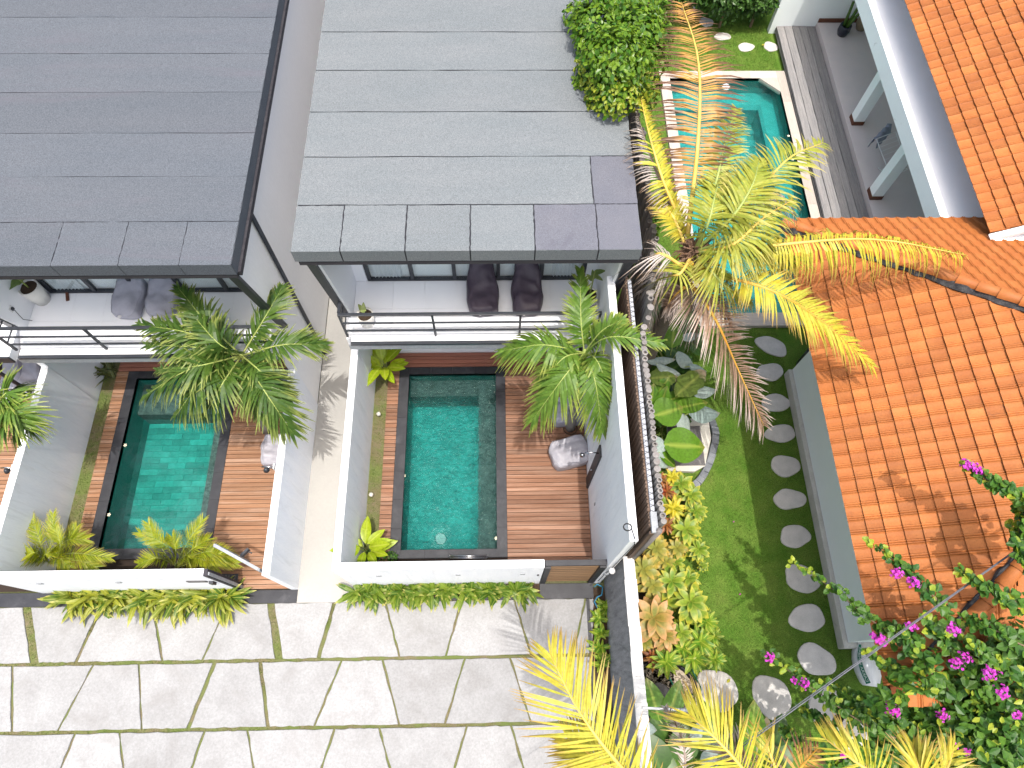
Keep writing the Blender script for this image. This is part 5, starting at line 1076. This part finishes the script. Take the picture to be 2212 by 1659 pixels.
for mk, a, b, w, za, zb in (('big', (1425, 1556), (1405, 1484), 30, 1.2, 1.5), ('big', (1440, 1562), (1466, 1488), 30, 1.2, 1.5), ('bigback', (1380, 1572), (1422, 1578), 16, 1.6, 1.4), ('bigback', (1495, 1605), (1522, 1562), 18, 1.3, 1.3), ('bigback', (1518, 1655), (1552, 1622), 20, 1.3, 1.2), ('bigdark', (1430, 1670), (1400, 1600), 46, 1.1, 1.4), ('bigdark', (1470, 1645), (1480, 1580), 42, 1., 1.3), ('bigdark', (1520, 1640), (1500, 1580), 36, .9, 1.), ('bigdark', (1450, 1600), (1420, 1560), 36, .9, 1.2), ('bigdark', (1440, 1625), (1470, 1580), 34, .8, 1.1), ('bigdark', (1500, 1600), (1540, 1570), 34, .8, 1.), ('bigdark', (1540, 1650), (1560, 1600), 36, .8, 1.), ('bigdark', (1420, 1690), (1450, 1650), 44, .8, 1.)):
    leaf_between(t, mk, a, b, w, za, zb)
t = thing('broadleaf_plant', 'upright broadleaf plant at the bottom edge behind the yellow frond', 'plant', P(1640, 1640, 0))
for mk, a, b, w, za, zb in (('big', (1618, 1640), (1633, 1545), 36, 1.0, 1.6), ('bigtorn', (1650, 1640), (1660, 1570), 28, .9, 1.2), ('bigdark', (1670, 1610), (1690, 1560), 30, .8, 1.1), ('bigdark', (1590, 1650), (1605, 1590), 34, .8, 1.0), ('bigdark', (1680, 1660), (1700, 1610), 30, .6, .8)):
    leaf_between(t, mk, a, b, w, za, zb)
t = thing('climbing_vine', 'small leaved green vine climbing the bamboo fence by the roof corner', 'vine', P(1408, 500, 0)); mb = MB()
for a, b, z in ((1404, 470, 4.8), (1410, 500, 4.8), (1400, 530, 4.6), (1395, 565, 4.2), (1415, 480, 4.9), (1388, 610, 3.5)):
    p = P(a, b, z); leaf_cloud(mb, [(p.x, p.y, z, .14, .18, .2)], 70, .07)
mb.build('foliage', M['bush'], t, attr=True); MB().tube([P(1400, 540, 4.5), P(1385, 640, 2), P(1380, 700, 0)], .015, 5).build('stem', M['bark'], t)

# ================================================================== COCONUT PALM
cz = 5.7; cK = P(1498, 545, cz)
K = dict(L=.80, n=56, width=.044, spread=(1.25, .55), droop=.3, r=.04, start=.16)
t = palm('tall yellowing coconut palm over the garden and neighbour pool', Vector((cK.x, cK.y, 0)), cK, [
    ([P(1485, 510, 5.9), P(1508, 300, 7.0), P(1508, 130, 7.3), P(1472, 5, 6.9)], {**K, 'm': 'goldbrown', 'rm': 'rachisY', 'L': .92, 'n': 105, 'spread': (1.5, 1.0), 'droop': .35, 'width': .036, 'r': .05}),
    ([cK, P(1545, 400, 6.6), P(1568, 300, 6.8), P(1590, 235, 6.5)], {**K, 'm': 'lime', 'rm': 'rachisG', 'L': .55, 'start': .3}),
    ([cK, P(1610, 445, 6.5), P(1700, 345, 6.7), P(1778, 308, 6.2)], {**K, 'm': 'lime', 'rm': 'rachisY', 'L': .78, 'droop': .35}),
    ([cK, P(1580, 470, 6.7), P(1625, 400, 6.9), P(1640, 345, 6.7)], {**K, 'm': 'lime', 'rm': 'rachisG', 'L': .7}),
    ([P(1560, 490, 6.2), P(1640, 435, 6.0), P(1690, 428, 5.7), P(1710, 445, 5.2)], {**K, 'm': 'straw', 'rm': 'rachisD', 'L': .6, 'droop': .9, 'r': .02, 'n': 40, 'gone': .2}),
    ([P(1530, 550, 5.8), P(1720, 525, 6.4), P(1900, 518, 6.4), P(2090, 552, 5.8)], {**K, 'm': 'gold', 'rm': 'rachisY', 'L': .62, 'n': 80, 'droop': 1.1, 'spread': (1.35, .8), 'lift': 0}),
    ([P(1530, 590, 5.7), P(1660, 625, 6.1), P(1770, 690, 5.7), P(1886, 792, 4.9)], {**K, 'm': 'gold', 'rm': 'rachisO', 'L': .72, 'n': 72, 'droop': .35, 'spread': (1.2, .45)}),
    ([P(1490, 610, 5.5), P(1545, 690, 5.2), P(1595, 800, 4.0), P(1650, 920, 2.7)], {**K, 'm': 'dead', 'rm': 'rachisO', 'L': .98, 'n': 66, 'droop': .25, 'spread': (1.1, .5), 'width': .032}),
    ([P(1480, 580, 5.8), P(1425, 548, 6.1), P(1402, 580, 5.2), P(1392, 690, 3.8)], {**K, 'm': 'straw', 'rm': 'rachisY', 'L': .8, 'n': 40, 'droop': .9, 'width': .025, 'spread': (.8, .4)}),
    ([P(1480, 500, 5.8), P(1436, 400, 6.6), P(1405, 300, 6.9), P(1384, 212, 6.7)], {**K, 'm': 'gold', 'rm': 'rachisY', 'L': .45, 'n': 64, 'sides': (.25, 1), 'droop': .5}),
    ([P(1478, 505, 5.8), P(1428, 395, 6.5), P(1396, 310, 6.7), P(1376, 240, 6.4)], {**K, 'm': 'straw', 'rm': 'rachisD', 'L': .5, 'n': 50, 'sides': (1, .15), 'droop': .7, 'width': .03}),
    ([P(1480, 530, 5.8), P(1455, 470, 6.2), P(1425, 430, 6.2)], {**K, 'm': 'gold', 'rm': 'rachisY', 'L': .42, 'n': 34}),
    ([cK, P(1575, 520, 6.5), P(1650, 512, 6.4), P(1720, 560, 5.9)], {**K, 'm': 'lime', 'rm': 'rachisG', 'L': .75, 'droop': .7}),
    ([cK, P(1560, 545, 6.4), P(1640, 548, 6.2), P(1750, 565, 5.7)], {**K, 'm': 'lime', 'rm': 'rachisG', 'L': .7, 'droop': .7}),
    ([cK, P(1530, 480, 6.6), P(1545, 420, 6.7), P(1560, 370, 6.4)], {**K, 'm': 'lime', 'rm': 'rachisG', 'L': .7, 'droop': .5}),
    ([cK, P(1580, 530, 6.5), P(1650, 470, 6.6), P(1715, 430, 6.2)], {**K, 'm': 'lime', 'rm': 'rachisY', 'L': .72, 'droop': .6}),
    ([cK, P(1540, 590, 6.1), P(1570, 620, 5.8), P(1625, 650, 5.0)], {**K, 'm': 'lime', 'rm': 'rachisG', 'L': .55, 'droop': .7}),
    ([P(1480, 560, 5.7), P(1430, 590, 5.6), P(1408, 640, 4.8), P(1398, 720, 3.6)], {**K, 'm': 'straw', 'rm': 'rachisD', 'L': .6, 'n': 44, 'droop': 1.0, 'width': .026, 'spread': (.8, .4)}),
    ([P(1490, 600, 5.5), P(1500, 660, 5.1), P(1505, 720, 4.2)], {**K, 'm': 'dead', 'rm': 'rachisD', 'L': .6, 'n': 40, 'droop': .6, 'width': .03}),
    ([P(1500, 600, 5.6), P(1540, 640, 5.4), P(1580, 700, 4.6)], {**K, 'm': 'dead', 'rm': 'rachisO', 'L': .55, 'n': 40, 'droop': .6, 'width': .03}),
    ([P(1480, 620, 5.4), P(1462, 635, 5.2), P(1440, 660, 4.8)], {**K, 'm': 'dead', 'rm': 'rachisO', 'L': .45, 'n': 36}),
    ([cK, P(1470, 590, 6.), P(1440, 600, 5.6), P(1405, 640, 4.8)], {**K, 'm': 'lime', 'rm': 'rachisY', 'L': .5, 'n': 30, 'droop': .6}),
    ], 'lime', 'rachisY', 'coconut palm', 'trunk2', (.20, .14), 'coconut_palm', None, False)
fm = MB()
for _ in range(140):
    a = R(0, 6.28); el = R(-.3, 1.3); L = R(.15, .38); d = Vector((math.cos(a)*math.cos(el), math.sin(a)*math.cos(el), math.sin(el))); b = cK+d*.1
    fm.tube([b, b+d*L*.6+Vector((R(-.04, .04), R(-.04, .04), 0)), b+d*L+Vector((R(-.08, .08), R(-.08, .08), -.05))], [.03, .02, .005], 4)
fm.lathe(cK-Vector((0, 0, .2)), [(.12, -.3), (.22, 0), (.2, .2), (.0, .32)], 10); fm.build('crown_fibre', M['fibre'], t)
for a, b, z in ((1492, 572, 5.6), (1505, 580, 5.6), (1515, 572, 5.55), (1500, 592, 5.4), (1522, 584, 5.4), (1510, 598, 5.3), (1530, 570, 5.5)):
    p = P(a, b, z); MB().lathe(p, [(0, -.11), (.06, -.09), (.085, -.02), (.075, .05), (.03, .1), (0, .105)], 12).build('coconut', M['coconut'], t, smooth=True)
for ax, ay in ((1525, 600), (1532, 555), (1475, 545)):
    MB().tube([cK+Vector((0, 0, -.1)), P(ax, ay, 5.75), P(ax+(ax-1500)*.8, ay+20, 5.4)], [.035, .025, .01], 6).build('fruit_stalk', M['rachisO'], t, smooth=True)

# ---- palms at the bottom edge
cF = P(1470, 1790, 5.0)
t = palm('yellow coconut palm below the bottom edge, fronds reaching over the driveway', Vector((cF.x, cF.y, 0)), cF, [
    ([cF, P(1340, 1655, 5.9), P(1250, 1535, 6.1), P(1188, 1412, 5.9)], {**K, 'm': 'gold', 'rm': 'rachisY', 'L': .95, 'n': 58, 'droop': .08, 'spread': (1.1, .45), 'width': .036, 'sides': (.8, 1), 'lift': .1, 'start': .2}),
    ([cF, P(1380, 1700, 5.6), P(1290, 1640, 5.6), P(1225, 1595, 5.2)], {**K, 'm': 'gold', 'rm': 'rachisY', 'L': .7, 'n': 46, 'droop': .2, 'spread': (1.1, .5)}),
    ([cF, P(1480, 1640, 5.6), P(1462, 1570, 5.3), P(1436, 1525, 4.9)], {**K, 'm': 'straw', 'rm': 'rachisD', 'L': .20, 'n': 60, 'droop': .5, 'r': .028, 'width': .022, 'spread': (1.0, .6), 'jit': .5}),
    ], 'gold', 'rachisY', 'coconut palm', 'trunk2', (.2, .14), 'coconut_palm', None, False)
cG = P(1700, 1800, 4.6)
t = palm('yellow coconut palm below the bottom edge, fronds over the lower garden', Vector((cG.x, cG.y, 0)), cG, [
    ([cG, P(1610, 1668, 5.5), P(1540, 1590, 5.6), P(1490, 1545, 5.4)], {**K, 'm': 'gold', 'rm': 'rachisY', 'L': .85, 'n': 50, 'droop': .1, 'spread': (1.05, .5), 'width': .036, 'sides': (.5, 1), 'jit': .2}),
    ([cG, P(1680, 1680, 5.2), P(1660, 1620, 5.3), P(1650, 1580, 5.1)], {**K, 'm': 'gold', 'rm': 'rachisY', 'L': .5, 'n': 12, 'droop': .2, 'spread': (.8, .4), 'width': .04}),
    ([cG, P(1650, 1690, 5.0), P(1600, 1640, 4.9), P(1560, 1600, 4.5)], {**K, 'm': 'dead', 'rm': 'rachisD', 'L': .5, 'n': 24, 'droop': .5, 'width': .03, 'gone': .3}),
    ([cG, P(1720, 1680, 5.0), P(1745, 1640, 4.9), P(1768, 1615, 4.6)], {**K, 'm': 'goldbrown', 'rm': 'rachisO', 'L': .45, 'n': 16, 'droop': .3, 'width': .045}),
    ], 'gold', 'rachisY', 'coconut palm', 'trunk2', (.2, .14), 'coconut_palm', None, False)
cJ = P(1960, 1810, 5.0)
palm('yellow coconut palm below the bottom edge, fronds against the bougainvillea', Vector((cJ.x, cJ.y, 0)), cJ, [
    ([cJ, P(1900, 1690, 5.9), P(1840, 1640, 6.0), P(1775, 1590, 5.7)], {**K, 'm': 'gold', 'rm': 'rachisY', 'L': .6, 'n': 44, 'droop': .12, 'spread': (1.05, .5), 'width': .032, 'sides': (.4, 1), 'jit': .25}),
    ([cJ, P(1990, 1700, 5.9), P(1985, 1660, 6.), P(1972, 1610, 5.8)], {**K, 'm': 'gold', 'rm': 'rachisY', 'L': .55, 'n': 36, 'droop': .1, 'spread': (.8, .4), 'width': .036, 'jit': .25}),
    ([cJ, P(2030, 1690, 5.8), P(2050, 1650, 5.8), P(2062, 1610, 5.6)], {**K, 'm': 'gold', 'rm': 'rachisY', 'L': .5, 'n': 26, 'droop': .1, 'spread': (.8, .4), 'width': .036, 'jit': .25}),
    ], 'gold', 'rachisY', 'coconut palm', 'trunk2', (.2, .14), 'coconut_palm', None, False)

# ================================================================== BOUGAINVILLEA
bb = P(2120, 1600, 0)
t = thing('bougainvillea', 'sprawling bougainvillea with magenta flowers over the tiled roof corner', 'bougainvillea', bb)
MB().tube(spline([bb, bb+Vector((.2, .1, 1.5)), P(2120, 1560, 3.2)], 8), [.12-.008*i for i in range(9)], 7).build('trunk', M['bark'], t, smooth=True)
br = [[(2080, 1530, 3.6), (1960, 1400, 4.5), (1880, 1338, 4.6), (1790, 1266, 4.0), (1712, 1216, 3.2)], [(2150, 1480, 4.2), (2060, 1340, 5.4), (1970, 1240, 5.5), (1880, 1174, 5.2)], [(2290, 1130, 6.4), (2212, 1072, 6.5), (2140, 1040, 6.4), (2082, 1002, 6.2)],
      [(2050, 1640, 3.2), (1880, 1570, 3.6), (1760, 1490, 3.4), (1655, 1412, 3.0)], [(2060, 1610, 3.3), (1930, 1550, 3.6), (1850, 1506, 3.3), (1778, 1474, 2.9)], [(2290, 1330, 5.8), (2170, 1290, 6.0), (2070, 1230, 5.8)], [(2270, 1250, 6.1), (2212, 1200, 6.2), (2185, 1135, 6.0)],
      [(2100, 1540, 3.8), (2000, 1440, 4.8), (1960, 1370, 5.0), (1900, 1375, 4.6)], [(2000, 1620, 3.0), (1900, 1555, 3.2), (1820, 1525, 2.8), (1785, 1505, 2.4)], [(1990, 1650, 2.8), (1860, 1620, 3.0), (1780, 1560, 2.6), (1730, 1530, 2.2)], [(2100, 1450, 4.6), (2040, 1380, 5.2), (1990, 1330, 5.3)], [(2290, 1420, 5.5), (2200, 1390, 5.8), (2130, 1350, 5.7), (2080, 1340, 5.4)],
      [(2260, 1500, 5.0), (2170, 1440, 5.5), (2100, 1395, 5.5)], [(1900, 1660, 2.6), (1800, 1640, 2.6), (1720, 1600, 2.2), (1690, 1570, 1.8)], [(2120, 1560, 3.6), (1990, 1480, 4.2), (1930, 1450, 4.3), (1870, 1400, 4.2)], [(2280, 1180, 6.2), (2230, 1140, 6.3), (2200, 1090, 6.1)]]
mb = MB(); my = MB()
for b in br:
    L = spline(px(b), 60); st = MB().tube(spline(px(b), 16), [.018-.0009*i for i in range(17)], 5).build('branch', M['bark'], t, smooth=True)
    for i in range(61):
        for _ in range(3 if i < 50 else 2):
            c = L[i]+Vector((R(-.10, .10), R(-.10, .10), R(-.08, .08)))*(1.25-.8*i/60); nrm = Vector((R(-.5, .5), R(-.5, .5), 1)).normalized()
            one_leaf(my if (i > 50 and R(0, 1) < .5) or R(0, 1) < .10 else mb, c, nrm, R(.12, .19)*(1-.3*i/60), .82)
cl = []
for a, b, r, z in ((2150, 1560, 90, 4.2), (2212, 1480, 90, 4.8), (2080, 1620, 90, 3.8), (2200, 1650, 110, 4.0), (1980, 1640, 60, 2.8), (2060, 1540, 55, 3.8), (2140, 1460, 50, 4.9), (2220, 1400, 60, 5.2), (1930, 1600, 45, 2.6), (2010, 1580, 50, 3.3), (2100, 1490, 50, 4.4), (2180, 1420, 40, 5.2), (1960, 1545, 30, 3.4), (1945, 1500, 26, 4.5), (1985, 1470, 28, 4.9), (1915, 1530, 18, 4.3), (2030, 1430, 26, 5.2)):
    p = P(a, b, z); q = r/125; cl.append((p.x, p.y, z-.2, q, q, q*.7))
leaf_cloud(mb, cl, 2700, .175, shell=.3); leaf_cloud(my, cl, 260, .14, shell=.95)
tag(mb.build('foliage', M['boug'], t, attr=True), kind='stuff'); tag(my.build('young_foliage', M['bougy'], t, attr=True), kind='stuff')
for a, b, r, z in ((1662, 1420, 13, 3.05), (1740, 1478, 11, 3.4), (1938, 1238, 13, 5.6), (1976, 1258, 13, 5.6), (1905, 1382, 13, 4.8), (1970, 1352, 11, 5.2), (2062, 1358, 13, 5.6), (2068, 1432, 13, 5.2), (2085, 1420, 11, 5.3), (1925, 1528, 14, 3.9), (1935, 1537, 12, 3.9), (2037, 1546, 12, 4.2), (2140, 1455, 17, 5.5), (2165, 1495, 14, 5.4), (2088, 1004, 13, 6.3), (2104, 1012, 14, 6.35), (2118, 1016, 9, 6.35), (1888, 1372, 8, 4.7), (2198, 1545, 10, 5.), (1715, 1470, 6, 3.3), (1820, 1630, 8, 3.0), (2060, 1612, 9, 4.3), (2090, 1625, 9, 4.3)):
    p = P(a, b, z+.05); fl = MB(); q = r/125
    for _ in range(int(34*r/12)):
        v = Vector(rng.normal(size=3)).normalized()*R(.3, 1); c = p+Vector((v.x*q, v.y*q, v.z*q*.7)); one_leaf(fl, c, (v+Vector((R(-.5, .5), R(-.5, .5), .6))).normalized(), R(.04, .06), .9)
    fl.build('flower_cluster', M['flower'], t, attr=True)
for i, (a, b, lab) in enumerate(((1570, 1475, 'yellow fallen leaf on the lawn near the gravel bed'), (1583, 1128, 'pink fallen petal on the middle of the lawn'), (1597, 1285, 'pink fallen petal on the lower lawn'), (1645, 98, 'long yellow fallen leaf on the upper lawn'))):
    p = P(a, b, .05); mb = MB(); one_leaf(mb, p, Vector((0, 0, 1)), .12 if 'yellow' in lab else .05, .55, Vector((1, R(-1, 1), .1))); tag(mb.build('fallen_leaf', M['crY'] if 'yellow' in lab else M['flower'], attr=True), lab, 'leaf')
